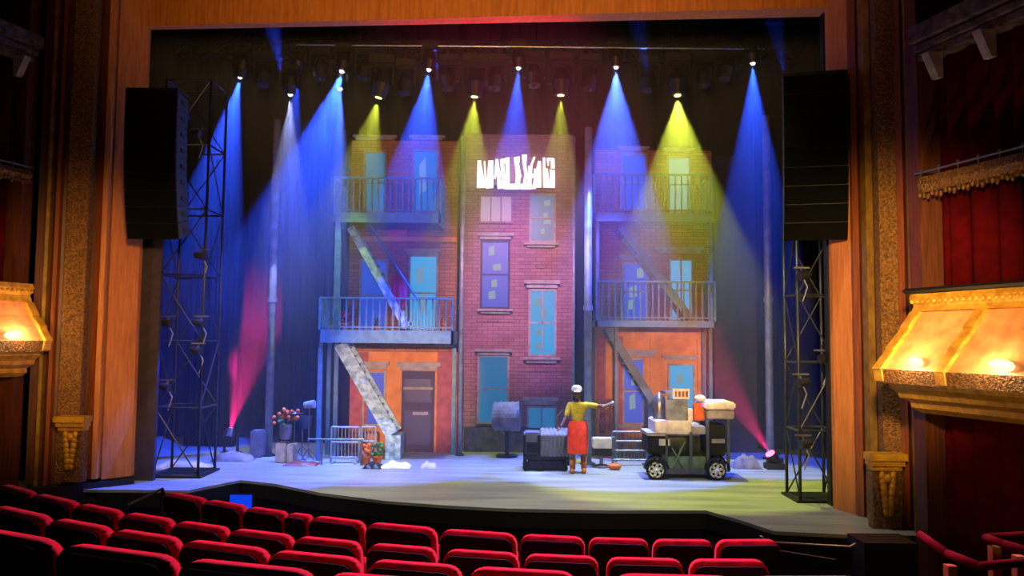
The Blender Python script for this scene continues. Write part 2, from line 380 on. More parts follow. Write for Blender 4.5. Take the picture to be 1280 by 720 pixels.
def wfolds(W, Y0, Y1, z0, z1, name, label, sgn, step=0.16, amp=0.06):
    mb = MB(); n = int(abs(Y1 - Y0) / step * 8); k = 0; rnd = random.Random(3); ph = [rnd.uniform(-0.5, 0.5) for _ in range(99)]
    for i in range(n + 1):
        Y = Y0 + (Y1 - Y0) * i / n; x = W(Y) + sgn * 0.2 + amp * math.sin(i * PI / 8 + 0.9 * math.sin(i * 0.11)) * (0.75 + 0.25 * math.sin(i * 0.06))
        mb.v += [Vector((x, Y, z0)), Vector((x, Y, z1)), Vector((x + sgn*0.05, Y, z0)), Vector((x + sgn*0.05, Y, z1))]
    for i in range(n):
        a = 4 * i; mb.f += [(a, a+4, a+5, a+1), (a+2, a+3, a+7, a+6), (a+1, a+5, a+7, a+3), (a, a+2, a+6, a+4)]
    a = 4 * n; mb.f += [(0, 1, 3, 2), (a, a+2, a+3, a+1)]
    return tag(mb.build(name, 'redcurt', smooth=True), label, 'curtain')
wfolds(WR, 10.85, 7.0, 5.0, 7.9, 'box_curtain', 'dark red pleated curtain above the brass rail on the right wall', 1)
wfolds(WR, 10.85, 9.75, 3.46, 4.74, 'box_curtain', 'dark red curtain between gilded box and the brass rail, right wall', 1)
wfolds(WR, 10.9, 7.6, -1.25, 1.95, 'box_curtain', 'dark red curtain hanging in the doorway under the right box', 1)
wfolds(WL, 13.8, 10.4, 5.66, 8.0, 'box_curtain', 'almost black red curtain above the fringed ledge on the left wall', -1)
wfolds(WL, 13.8, 10.4, 3.66, 5.36, 'box_curtain', 'almost black red curtain between the fringed ledge and left gilded box', -1)
wfolds(WL, 13.8, 10.4, -1.25, 2.1, 'box_curtain', 'dim red curtain under the left gilded box', -1)

# ============================================================ BOXES
def opera_box(W, s, Ya, Yb, prof, under, cornice, label, ribs, lamps):
    # s = +1: box on the right wall projecting to -X; profile = (offset from wall, z)
    def pt(Y, off, z): return Vector((W(Y) - s * off, Y, z))
    org = pt((Ya + Yb) / 2, 0.0, min(z for _, z in under)); t = thing('opera_box', org, label, 'opera box')
    def sweep(pf, m, name, a=Ya, b=Yb, endoff=0.0, **k):
        mb = MB(); n = 1
        mb.strip([pt(a, o_, z) for o_, z in pf], [pt(b, o_, z) for o_, z in pf]); return child(t, name, mb, m, **k)
    back = [(0.0, prof[-1][1]), (0.0, prof[0][1])]
    sweep(prof + back, 'cream', 'front_panel')
    sweep(cornice, 'gold', 'cornice')
    # beading row on the cornice
    n = int((Ya - Yb) / 0.09)
    zc = sum(z for _, z in cornice) / len(cornice); oc = max(o_ for o_, _ in cornice)
    for i in range(n): child(t, 'bead', MB().ball(pt(Ya - 0.05 - i * 0.09, oc - 0.0, zc + 0.01), 0.032, n=6), 'gold', smooth=True)
    for i, u in enumerate(under): pass
    for i in range(len(under) - 1):
        (o1, z1), (o2, z2) = under[i], under[i+1]
        sweep([(0, z1), (o1, z1), ((o1 + o2) / 2 + 0.05, (z1 + z2) / 2), (o2, z2), (0, z2)], 'gold', 'underside_moulding')
    # carved band along the foot of the panel
    (ob, zb), (oc2, zc2) = prof[-1], prof[-2]
    f = 0.42
    om, zm = ob + (oc2 - ob) * 1.0, zb + (zc2 - zb) * 1.0
    sweep([(oc2 + 0.03, zc2), (ob + 0.05, zb - 0.02), (ob - 0.15, zb), (oc2 - 0.15, zc2)], 'goldorn', 'carved_band')
    for Y in ribs:
        mb = MB()
        for (o1, z1), (o2, z2) in zip(prof[:-1], prof[1:]):
            mb.quadbox([pt(Y + 0.07, o1 - 0.05, z1), pt(Y - 0.07, o1 - 0.05, z1), pt(Y - 0.07, o1 + 0.05, z1), pt(Y + 0.07, o1 + 0.05, z1)],
                       [pt(Y + 0.07, o2 - 0.05, z2), pt(Y - 0.07, o2 - 0.05, z2), pt(Y - 0.07, o2 + 0.07, z2), pt(Y + 0.07, o2 + 0.07, z2)])
        child(t, 'rib', mb, 'gold')
    (o1, z1) = prof[-3]; (o2, z2) = prof[-2]
    for Y, w in lamps:
        mb = MB(); oo, zz = o1 + (o2 - o1) * 0.62, z1 + (z2 - z1) * 0.62
        mb.ball(pt(Y, oo + 0.0, zz), 0.1, (0.45, w * 8, 0.8), n=12)
        child(t, 'lamp_glass', mb, 'lamp', smooth=True)
        point(pt(Y, oo + 0.2, zz + 0.08), WARM2, 28.0, 0.08)
    return t
cornR = [(0.0, 3.36), (0.33, 3.36), (0.36, 3.30), (0.30, 3.20), (0.33, 3.13), (0.0, 3.13)]
opera_box(WR, 1, 10.75, 7.0, [(0.28, 3.13), (0.42, 2.9), (0.62, 2.62), (0.80, 2.36), (0.76, 2.20)],
          [(0.66, 2.19), (0.54, 2.04), (0.38, 1.92), (0.24, 1.78)], cornR,
          'gilded bow-fronted opera box with glowing lamps on the right wall', (10.7, 9.7, 8.35, 7.3), ((10.2, 0.24), (9.0, 0.34), (7.8, 0.34)))
opera_box(WL, -1, 13.9, 10.5, [(0.20, 3.28), (0.30, 3.05), (0.44, 2.85), (0.55, 2.62), (0.50, 2.45)],
          [(0.42, 2.45), (0.34, 2.28), (0.2, 2.14), (0.12, 2.0)], [(0.0, 3.60), (0.24, 3.60), (0.27, 3.52), (0.2, 3.4), (0.24, 3.28), (0.0, 3.28)],
          'gilded opera box cut off by the left edge, lamp glowing on its front', (13.85, 12.75, 11.6), ((13.3, 0.36), (12.1, 0.36)))
# dark velvet ledge on top of the right box
def ledge(W, s, Ya, Yb, off, z0, z1, name, m, label, cat, lip=None):
    mb = MB(); n = 1
    def pt(Y, o_, z): return Vector((W(Y) - s * o_, Y, z))
    mb.strip([pt(Ya, -0.2, z0), pt(Ya, off, z0), pt(Ya, off + 0.04, (z0+z1)/2), pt(Ya, off, z1), pt(Ya, -0.2, z1)], [pt(Yb, -0.2, z0), pt(Yb, off, z0), pt(Yb, off + 0.04, (z0+z1)/2), pt(Yb, off, z1), pt(Yb, -0.2, z1)])
    if lip is None: return tag(mb.build(name, m), label, cat)
    t = thing(name, pt((Ya + Yb) / 2, 0, z0), label, cat); child(t, 'ledge', mb, m)
    mb = MB(); mb.path([pt(Ya, off + 0.06, z1 + 0.05), pt(Yb, off + 0.06, z1 + 0.05)], 0.014)
    child(t, 'brass_rail', mb, 'steel')
    k = int((Ya - Yb) / 0.3)
    for i in range(k): 
        q = pt(Ya - 0.1 - i * 0.3, off + 0.06, z1); mb = MB(); mb.ball(q + Vector((0, 0, 0.08)), 0.02, n=6); mb.tube(q - Vector((0, 0, 0.03)), q + Vector((0, 0, 0.07)), 0.008, n=5)
        child(t, 'rail_finial', mb, 'steel')
    mb = MB(); k = int((Ya - Yb) / 0.07)
    for i in range(k):
        q = pt(Ya - i * 0.07, off, z0); mb.ball(q - Vector((0, 0, 0.02 + 0.02 * (i % 3))), 0.04, (0.6, 0.8, 1.2), n=6)
    child(t, 'fringe', mb, 'goldorn', smooth=True)
    return t
ledge(WR, 1, 10.85, 6.8, 0.34, 3.37, 3.44, 'velvet_ledge', 'black', 'black padded ledge on top of the right gilded box', 'ledge')
ledge(WR, 1, 10.9, 6.8, 0.06, 4.76, 4.98, 'upper_box_front', 'goldorn', 'narrow gilt upper box front with brass rail and fringe, right wall', 'ledge', 1)
ledge(WL, -1, 13.95, 10.5, 0.06, 5.44, 5.6, 'upper_box_front', 'goldorn', 'small fringed gilt ledge on the dark left wall', 'ledge', 1)
def cornice_top(W, s, Ya, Yb, z, label):
    def pt(Y, o_, z): return Vector((W(Y) - s * o_, Y, z))
    t = thing('box_cornice', pt(Ya, 0, z), label, 'cornice')
    for (o1, a, b, nm) in ((0.04, 0, 0.10, 'lower_moulding'), (0.10, 0.12, 0.20, 'middle_moulding'), (0.18, 0.24, 0.46, 'top_slab')):
        mb = MB().strip([pt(Ya, -0.2, z+a), pt(Ya, o1, z+a), pt(Ya, o1, z+b), pt(Ya, -0.2, z+b)], [pt(Yb, -0.2, z+a), pt(Yb, o1, z+a), pt(Yb, o1, z+b), pt(Yb, -0.2, z+b)])
        child(t, nm, mb, 'plaster')
    for i in range(4):
        Y = Ya - 0.25 - 0.8 * i
        mb = MB().strip([pt(Y, 0.0, z - 0.35), pt(Y, 0.06, z - 0.35), pt(Y, 0.2, z), pt(Y, 0.0, z)], [pt(Y - 0.12, 0.0, z - 0.35), pt(Y - 0.12, 0.06, z - 0.35), pt(Y - 0.12, 0.2, z), pt(Y - 0.12, 0.0, z)])
        child(t, 'bracket', mb, 'trimw')
cornice_top(WR, 1, 10.9, 7.5, 6.62, 'weathered plaster cornice with brackets above the right curtain')
cornice_top(WL, -1, 13.95, 10.5, 7.55, 'weathered plaster cornice at the upper left corner')

# pilaster pedestals
def pedestal(x0, x1, yt, yb, Y, label):
    a, b, z0, z1 = R(x0, yt, x1, yb, Y); cx = (a + b) / 2; h = z1 - z0; hw = (b - a) / 2
    t = thing('pilaster_capital', (cx, Y, z0), label, 'pilaster ornament')
    child(t, 'block', MB().box(cx - hw*0.85, cx + hw*0.85, Y - 0.06, Y + 0.12, z0, z1 - 0.25), 'goldorn')
    cp = MB()
    for i, (k, dz0, dz1) in enumerate(((0.88, 0.25, 0.18), (0.98, 0.18, 0.10), (1.08, 0.10, 0.0))):
        cp.box(cx - hw*k, cx + hw*k, Y - 0.08 - 0.04*i, Y + 0.12, z1 - dz0, z1 - dz1)
    child(t, 'cap', cp, 'gold')
    lf = MB()
    for i in range(7):
        zz = z1 - 0.32 - i * (h - 0.4) / 8; ww = hw * (0.55 - 0.06 * i)
        lf.ball((cx - ww * 0.6, Y - 0.08, zz), 0.055, (1.0, 0.5, 1.3), n=8); lf.ball((cx + ww * 0.6, Y - 0.08, zz), 0.055, (1.0, 0.5, 1.3), n=8)
    lf.ball((cx, Y - 0.09, z1 - 0.35), 0.07, (1, 0.5, 1), n=8)
    child(t, 'carved_leaves', lf, 'gold', smooth=True)
pedestal(72, 108, 520, 602, 14.1, 'carved gilt pedestal block at foot of the left pilaster')
pedestal(1086, 1128, 566, 660, 11.9, 'carved gilt pedestal block at foot of the right pilaster')
# black plinths under the frame
zz = -0.02
def plinth(pts, nm, z0=-0.35, z1=0.0):
    q = [P(x, y, Y) for x, y, Y in pts]; 
    MB().prism([Vector((v.x, v.y, z1)) for v in q], (0, 0, z0 - z1)).build(nm, 'black', kind='structure')
plinth([(168, 600, 14.9), (40, 612, 13.8), (40, 612, 14.4), (168, 600, 15.2)], 'trim_9', -0.15, 0.10)
plinth([(1046, 645, 13.05), (1140, 668, 11.75), (1180, 668, 11.9), (1085, 645, 13.3)], 'trim_10', -1.3, -0.02)

# ============================================================ SCENERY
def window(root, x0, y0, x1, y1, Y, pane='winblue', cornice=None, sill=None, frame='trimw', muntin=1, mull=0, shapes=0, fw_=2):
    fr = MB()
    a, b, c, d = R(x0, y0, x1, y1, Y); t = 0.05
    fr.box(a - t, a, Y - 0.06, Y, c - t, d + t); fr.box(b, b + t, Y - 0.06, Y, c - t, d + t); fr.box(a, b, Y - 0.06, Y, d, d + t); fr.box(a, b, Y - 0.06, Y, c - t, c)
    for i in range(muntin):
        z = c + (d - c) * (i + 1) / (muntin + 1); fr.box(a, b, Y - 0.045, Y, z - 0.018, z + 0.018)
    for i in range(mull):
        x = a + (b - a) * (i + 1) / (mull + 1); fr.box(x - 0.015, x + 0.015, Y - 0.045, Y, c, d)
    w_ = child(root, 'window', fr, frame)
    child(w_, 'pane', MB().box(a, b, Y - 0.02, Y - 0.003, c, d), pane)
    if shapes:
        rnd = random.Random(int(x0 * 7 + y0))
        for i in range(shapes):
            mb = MB(); u = a + (b - a) * rnd.uniform(0.12, 0.6); v = c + (d - c) * (0.06 + 0.88 * (i + rnd.random() * 0.4) / shapes)
            ww = (b - a) * rnd.uniform(0.15, 0.35); hh = (d - c) * rnd.uniform(0.4, 0.7) / shapes
            mb.quadbox([(u, Y - 0.03, v), (u + ww, Y - 0.03, v + hh*0.1), (u + ww*0.9, Y - 0.03, v + hh), (u - ww*0.05, Y - 0.03, v + hh*0.8)],
                       [(u, Y - 0.021, v), (u + ww, Y - 0.021, v + hh*0.1), (u + ww*0.9, Y - 0.021, v + hh), (u - ww*0.05, Y - 0.021, v + hh*0.8)])
            child(w_, 'curtain_shape', mb, 'winhi')
    if cornice:
        x0_, y0_, x1_, y1_ = cornice; a, b, c, d = R(x0_, y0_, x1_, y1_, Y - 0.12); m = (c + d) / 2
        child(root, 'cornice', MB().box(a, b, Y - 0.16, Y, m, d).box(a + 0.06, b - 0.06, Y - 0.1, Y, c, m), 'trimw', bevel=0.01)
    if sill:
        x0_, y0_, x1_, y1_ = sill; a, b, c, d = R(x0_, y0_, x1_, y1_, Y - 0.1)
        child(root, 'sill', MB().box(a, b, Y - 0.14, Y, (c + d)/2, d).box(a + 0.08, b - 0.08, Y - 0.08, Y, c, (c + d)/2), 'trimw', bevel=0.01)
def wallpanel(root, x0, y0, x1, y1, Y, m, th=0.12, holes=(), name='wall', floor=False):
    a, b, c, d = R(x0, y0, x1, y1, Y)
    if floor: c = 0.002
    return child(root, name, MB().box(a, b, Y, Y + th, c, d), m)

# ---- centre brick tenement
YC = 19.6
t = thing('brick_tenement_flat', P(648, 562, YC), 'purple red brick tenement facade between the two fire escapes', 'stage scenery')
ORG[t.name] = Vector(t.location)
wallpanel(t, 580, 168, 716, 540, YC, 'brick1', floor=True)
a, b, c, d = R(580, 535, 716, 562, YC - 0.1)
child(t, 'plinth', MB().box(a, b, YC - 0.1, YC, 0.002, d), 'stone')
a, b, c, d = R(583, 232, 714, 239, YC - 0.05)
child(t, 'string_course', MB().box(a, b, YC - 0.06, YC, c, d), 'brick1')
window(t, 601, 246, 639, 277, YC, 'winpale', None, None, 'brick1', 0, 2)
window(t, 664, 245, 692, 301, YC, 'winteal', None, (655, 303, 698, 309), shapes=4)
window(t, 603, 303, 635, 384, YC, 'winblue', (597, 291, 642, 299), (597, 386, 641, 392), shapes=4, mull=0, frame='door')
window(t, 663, 364, 693, 443, YC, 'wincyan', (655, 350, 700, 360), (654, 446, 700, 454), shapes=4, mull=1)
window(t, 599, 446, 634, 527, YC, 'winteal', (594, 436, 640, 444), None, muntin=1)
window(t, 661, 510, 693, 536, YC, 'winteal', (653, 496, 698, 506), None, mull=1, muntin=0)
for (x0, y0, x1, y1) in ((598, 398, 640, 402), (650, 461, 702, 465), (640, 325, 655, 328)):
    a, b, c, d = R(x0, y0, x1, y1, YC - 0.05); child(t, 'brick_band', MB().box(a, b, YC - 0.03, YC, c, d), 'brick1')
# round plaque
p_ = P(676, 328, YC); child(t, 'plaque', MB().lathe([(0.16, -0.04), (0.16, 0), ], p_, 16, 'y').lathe([(0.1, -0.06), (0.1, 0)], p_, 12, 'y'), 'brick1')

# glowing letters: bold hand-cut strokes as the photograph shows them
YS = 19.35
t = thing('glowing_letter_sign', P(645, 237, YS), 'glowing white hand-cut letter sign high on the brick tenement', 'sign')
def SP(u, v): return P(590 + u * 110 / 1280, 185 + v * 60 / 698, YS)
glyphs = [
  [((80,180),(130,180),(165,575),(70,575)), ((100,185),(130,190),(200,570),(165,575))],
  [((170,195),(195,190),(215,560),(190,560)), ((240,180),(310,180),(310,575),(200,585))],
  [((340,160),(380,160),(345,440),(320,440)), ((360,160),(385,180),(440,585),(370,590)), ((345,330),(470,330),(470,400),(345,400))],
  [((405,165),(460,150),(500,585),(445,585)), ((405,165),(540,135),(540,215),(420,215)), ((450,500),(545,500),(545,590),(450,590))],
  [((485,140),(545,135),(550,560),(490,560)), ((490,520),(660,520),(660,595),(490,595))],
  [((610,135),(695,120),(690,215),(615,225)), ((620,200),(680,200),(720,420),(640,420)), ((640,380),(710,400),(690,595),(620,595))],
  [((725,95),(800,95),(790,240),(735,240)), ((740,230),(790,240),(810,420),(770,420)), ((700,520),(870,520),(870,595),(700,595)), ((760,400),(800,400),(780,590),(730,590))],
  [((895,125),(925,130),(860,300),(830,290)), ((820,260),(880,260),(860,590),(790,590)), ((840,370),(930,370),(930,430),(840,430))],
  [((960,185),(1000,190),(930,590),(870,590)), ((960,185),(1005,190),(1010,570),(940,570)), ((900,300),(1000,300),(1000,400),(900,400))],
  [((1030,140),(1065,135),(1085,570),(1035,570)), ((1060,290),(1100,300),(1140,570),(1090,570)), ((1085,150),(1120,150),(1120,250),(1100,250))],
  [((1145,150),(1200,150),(1205,290),(1150,290)), ((1130,310),(1205,320),(1205,575),(1140,575)), ((1090,140),(1180,145),(1175,175),(1090,170))],
]
for g in glyphs:
    mb = MB()
    for q in g:
        mb.prism([SP(u, v) for u, v in q], (0, 0.06, 0))
    child(t, 'letter', mb, 'sign')
a, b, c, d = R(596, 232, 694, 235, YS + 0.07); child(t, 'sign_rail', MB().box(a, b, YS + 0.065, YC, c, d), 'dkmetal')
point(P(645, 215, 19.0), (1, 0.9, 0.9), 6, 0.3)

# ---- left tenement
YL = 19.3
tl = thing('tenement_flat', P(505, 562, YL), 'orange tenement facade with indigo door behind the left fire escape', 'stage scenery')
wallpanel(tl, 437, 176, 571, 440, YL, 'brick2', floor=False)
wallpanel(tl, 437, 440, 571, 562, YL, 'stucco', floor=True, name='ground_storey_wall')
window(tl, 457, 192, 481, 265, YL, 'winteal', (441, 169, 496, 174), None)
window(tl, 518, 190, 546, 265, YL, 'winteal', (511, 169, 556, 174), None, shapes=1)
window(tl, 452, 327, 482, 412, YL, 'winblue', None, None, shapes=0)
window(tl, 513, 321, 545, 412, YL, 'wincyan', (505, 311, 551, 318), None, shapes=2)
window(tl, 456, 466, 480, 530, YL, 'winblue', (449, 452, 486, 461), None)
a, b, c, d = R(502, 464, 543, 562, YL)
dd = child(tl, 'door', MB().box(a, b, YL - 0.06, YL, 0.02, d), 'door')
child(dd, 'door_panel', MB().box(a + 0.08, b - 0.08, YL - 0.08, YL - 0.06, 1.2, 1.75).box(a + 0.08, b - 0.08, YL - 0.08, YL - 0.06, 0.2, 1.0), 'windeep')
child(dd, 'transom_bar', MB().bp(504, 484, 541, 487, YL - 0.1, YL - 0.06), 'trimw')
child(dd, 'mail_slot', MB().bp(516, 515, 535, 519, YL - 0.1, YL - 0.06), 'trimw')
a, b, c, d = R(496, 453, 551, 463, YL - 0.1); child(tl, 'cornice', MB().box(a, b, YL - 0.15, YL, (c+d)/2, d).box(a + 0.08, b - 0.08, YL - 0.1, YL, c, (c+d)/2), 'trimw')
for xx in (437, 546): 
    a, b, c, d = R(xx, 440, xx + 22, 560, YL - 0.04); child(tl, 'pilaster', MB().box(a, b, YL - 0.04, YL, 0.01, d), 'pink')
a, b, c, d = R(437, 296, 571, 302, YL - 0.06); child(tl, 'string_course', MB().box(a, b, YL - 0.1, YL, c, d), 'stucco')
a, b, c, d = R(484, 286, 508, 293, YL - 0.06); child(tl, 'lit_panel', MB().box(a, b, YL - 0.05, YL, c - 0.1, d), 'orange')

# ---- right tenement
YR = 19.3
tr = thing('tenement_flat', P(820, 562, YR), 'brown tenement facade with four lit windows behind the right fire escape', 'stage scenery')
wallpanel(tr, 744, 188, 890, 400, YR, 'brick2')
wallpanel(tr, 744, 400, 890, 560, YR, 'stucco', floor=True, name='ground_storey_wall')
window(tr, 778, 195, 806, 262, YR, 'winblue', (771, 183, 812, 188), None)
window(tr, 836, 198, 861, 264, YR, 'winhi', (829, 185, 868, 190), None)
window(tr, 780, 330, 809, 400, YR, 'winblue', (773, 318, 815, 325), None, shapes=3)
window(tr, 838, 326, 864, 400, YR, 'wincyan', (818, 309, 880, 316), None, shapes=3, mull=1)
window(tr, 780, 450, 803, 528, YR, 'winblue', (773, 437, 822, 446), (770, 531, 808, 536), shapes=2)
window(tr, 837, 457, 866, 515, YR, 'wincyan', (828, 444, 874, 450), None, shapes=2)
for xx in (746, 768, 813, 872):
    a, b, c, d = R(xx, 420, xx + 11, 555, YR - 0.05); child(tr, 'pilaster', MB().box(a, b, YR - 0.05, YR, 0.01, d), 'pink' if xx < 800 else 'stucco')
a, b, c, d = R(788, 414, 886, 424, YR - 0.05); child(tr, 'frieze', MB().box(a, b, YR - 0.08, YR, c, d), 'stucco')
q = MB()
for i in range(22):
    y = 300 + i * 11; a, b, c, d = R(884, y, 889, y + 6, YR - 0.04); q.box(a, b, YR - 0.05, YR, c, d)
child(tr, 'quoin', q, 'trimw')

# dark flats and the wing drapes
t = MB(); a, b, c, d = R(893, 195, 945, 560, 19.8); t.box(a, b, 19.8, 19.9, 0, d); o = t.build('dark_scenic_flat', 'darkflat')
tag(o, 'tall dark mottled flat right of the right fire escape', 'stage scenery')
t = MB(); a, b, c, d = R(554, 176, 577, 563, 19.45); t.box(a, b, 19.45, 19.53, 0, d); o = t.build('dark_scenic_flat', 'darkflat'); tag(o, 'narrow black scenic strip left of the brick tenement', 'stage scenery')
t = MB(); a, b, c, d = R(718, 170, 744, 563, 19.75); t.box(a, b, 19.75, 19.85, 0, d); o = t.build('dark_scenic_flat', 'bluedrape'); tag(o, 'narrow dark scenic strip right of the brick tenement', 'stage scenery')
for (x0, x1, Y, lab) in ((238, 300, 20.0, 'black pleated wing curtain beside the left truss tower'), (355, 428, 20.9, 'dark pleated curtain left of the left fire escape'), (945, 1000, 20.4, 'dark pleated wing curtain beside the right truss tower')):
    a, b, c, d = R(x0, 60, x1, 560, Y); o = folds(MB(), a, b, Y, 0.02, 9.8, 0.15, 0.05).build('wing_curtain', 'bluedrape', smooth=True); tag(o, lab, 'curtain')
MB().box(-9, 7.5, 16.9, 16.95, 9.6, 12.8).build('trim_40', 'drape', kind='structure')

# tall pale pipes
for (x, yt, yb, Y, r, lab) in ((341, 150, 565, 18.6, 0.09, 'tall pale standing pipe beside the left pink light beam'), (577, 170, 562, 18.9, 0.055, 'slim pale pipe at the left edge of the brick tenement'),
        (717, 172, 562, 19.2, 0.035, 'thin pale pipe at the right edge of the brick tenement'), (735, 160, 572, 17.75, 0.085, 'thick pale pipe left of the right fire escape'),
        (960, 145, 560, 18.8, 0.09, 'tall grey blue pipe at far right of the scenery')):
    p_ = P(x, (yt + yb) / 2, Y); top = P(x, yt, Y).z
    t = thing('standing_pipe', (p_.x, Y, 0), lab, 'pipe')
    child(t, 'tube', MB().tube((p_.x, Y, 0.02), (p_.x, Y, top), r, n=14), 'pipe', smooth=True)
    child(t, 'base_plate', MB().lathe([(r * 2, 0), (r * 2, 0.02), (r * 1.3, 0.05)], (p_.x, Y, 0.0), 16), 'dkmetal')
    child(t, 'coupling', MB().tube((p_.x, Y, top * 0.45), (p_.x, Y, top * 0.45 + 0.12), r * 1.2, n=14), 'pipe')

# ---- fire escapes
def railing(root, p, q, h, n, m, post=0.03):
    p = Vector(p); q = Vector(q); U = Vector((0, 0, h))
    mb = MB().beam(p + U, q + U, 0.05, 0.045); rl = child(root, 'hand_rail', mb, m)
    child(root, 'bottom_rail', MB().beam(p + Vector((0, 0, 0.07)), q + Vector((0, 0, 0.07)), 0.03, 0.03), m)
    for i in range(n + 1):
        a = p.lerp(q, i / n); th = post if i in (0, n) else 0.02
        child(root, 'baluster', MB().tube(a + Vector((0, 0, 0.0)), a + U, th, n=6), m)
def stair(root, p, q, wid, m, steps=11, str_h=0.2):
    p = Vector(p); q = Vector(q)
    for dy in (0, wid):
        o_ = Vector((0, dy, 0)); child(root, 'stringer', MB().beam(p + o_, q + o_, 0.05, str_h), m)
    for i in range(steps):
        a = p.lerp(q, (i + 0.5) / steps)
        child(root, 'tread', MB().box(a.x - 0.11, a.x + 0.11, a.y + 0.02, a.y + wid - 0.02, a.z - 0.015, a.z + 0.02), 'diamond')
def deck(root, x0, x1, yt, yb, Yf, Yb, m):
    a, b, c, d = R(x0, yt, x1, yb, Yf)
    child(root, 'deck_fascia', MB().box(a, b, Yf, Yf + 0.06, c, d).box(a, a + 0.06, Yf, Yb, c, d).box(b - 0.06, b, Yf, Yb, c, d), m)
    g = MB(); n = 14
    for i in range(n): 
        y = Yf + 0.08 + (Yb - Yf - 0.1) * i / n; g.box(a + 0.06, b - 0.06, y, y + (Yb - Yf) / n * 0.72, d - 0.05, d - 0.01)
    child(root, 'deck_grating', g, m)
    return a, b, c, d
YF = 18.0
fe = thing('fire_escape', P(480, 576, YF), 'teal iron fire escape with two balconies in front of orange facade', 'fire escape')
a, b, c, d = deck(fe, 416, 551, 266, 278, YF, YL - 0.15, 'teal')
h1 = P(480, 222, YF).z - d
railing(fe, (a + 0.03, YF + 0.03, d), (b - 0.03, YF + 0.03, d), h1, 17, 'teal')
railing(fe, (a + 0.03, YF + 0.1, d), (a + 0.03, YL - 0.2, d), h1, 5, 'teal'); railing(fe, (b - 0.03, YF + 0.1, d), (b - 0.03, YL - 0.2, d), h1, 5, 'teal')
a2, b2, c2, d2 = deck(fe, 397, 567, 413, 429, YF - 0.15, YL - 0.15, 'teal')
h2 = P(480, 373, YF).z - d2
railing(fe, (a2 + 0.03, YF - 0.12, d2), (b2 - 0.03, YF - 0.12, d2), h2, 20, 'teal')
railing(fe, (a2 + 0.03, YF, d2), (a2 + 0.03, YL - 0.2, d2), h2, 6, 'teal')
for X, Yp, zt in ((a2 + 0.06, YF - 0.08, c2), (a2 + 0.06, YL - 0.5, c2), (P(416, 500, YF).x, YF + 0.3, c2), (b2 - 0.06, YL - 0.3, c2)):
    child(fe, 'post', MB().box(X - 0.045, X + 0.045, Yp - 0.045, Yp + 0.045, 0.0, zt), 'teal')
X = P(422, 330, YF + 0.1).x; child(fe, 'post', MB().box(X - 0.06, X + 0.06, YF + 0.05, YF + 0.17, d2, c), 'teal')
stair(fe, P(438, 284, YF + 0.25), P(508, 409, YF + 0.25), 0.55, 'diamond', 12, 0.17)
stair(fe, P(425, 430, YF + 0.15), P(490, 543, YF + 0.15), 0.6, 'diamond', 11, 0.30)
pp = P(490, 543, YF + 0.15); child(fe, 'stair_foot', MB().box(pp.x - 0.14, pp.x + 0.2, YF + 0.1, YF + 0.8, 0.0, pp.z - 0.02), 'diamond')
p1 = P(452, 284, YF + 0.25); p2 = P(522, 395, YF + 0.25); child(fe, 'stair_hand_rail', MB().tube(p1 + Vector((0, 0, 0.35)), p2 + Vector((0, 0, 0.35)), 0.025), 'teal')

fe2 = thing('fire_escape', P(820, 572, YF), 'grey green iron fire escape with two balconies behind the food cart', 'fire escape')
a, b, c, d = deck(fe2, 742, 893, 266, 277, YF, YR - 0.15, 'greyiron')
h1 = P(820, 218, YF).z - d
railing(fe2, (a + 0.03, YF + 0.03, d), (b - 0.03, YF + 0.03, d), h1, 19, 'greyiron')
railing(fe2, (a + 0.03, YF + 0.1, d), (a + 0.03, YR - 0.2, d), h1, 5, 'greyiron'); railing(fe2, (b - 0.03, YF + 0.1, d), (b - 0.03, YR - 0.2, d), h1, 5, 'greyiron')
a2, b2, c2, d2 = deck(fe2, 744, 896, 401, 409, YF, YR - 0.15, 'greyiron')
h2 = P(820, 352, YF).z - d2
railing(fe2, (a2 + 0.03, YF + 0.03, d2), (b2 - 0.03, YF + 0.03, d2), h2, 19, 'greyiron')
railing(fe2, (b2 - 0.03, YF + 0.1, d2), (b2 - 0.03, YR - 0.2, d2), h2, 5, 'greyiron')
for X, Yp, z0, zt in ((a2 + 0.06, YF + 0.1, d2, c), (b2 - 0.1, YF + 0.1, d2, c), (a2 + 0.06, YR - 0.25, 0, c2), (b2 - 0.06, YR - 0.25, 0, c2), (a2 + 0.5, YF + 0.2, 0, c2), (b2 - 0.1, YF + 0.2, 0, c2)):
    child(fe2, 'post', MB().box(X - 0.035, X + 0.035, Yp - 0.035, Yp + 0.035, z0, zt), 'greyiron')
stair(fe2, P(776, 283, YF + 0.25), P(866, 402, YF + 0.25), 0.55, 'greyiron', 12, 0.18)
stair(fe2, P(760, 410, YF + 0.3), P(815, 500, YF + 0.3), 0.55, 'greyiron', 9, 0.18)
pp = P(815, 500, YF + 0.3); child(fe2, 'stair_foot', MB().box(pp.x - 0.08, pp.x + 0.1, YF + 0.3, YF + 0.85, 0.0, pp.z), 'greyiron')

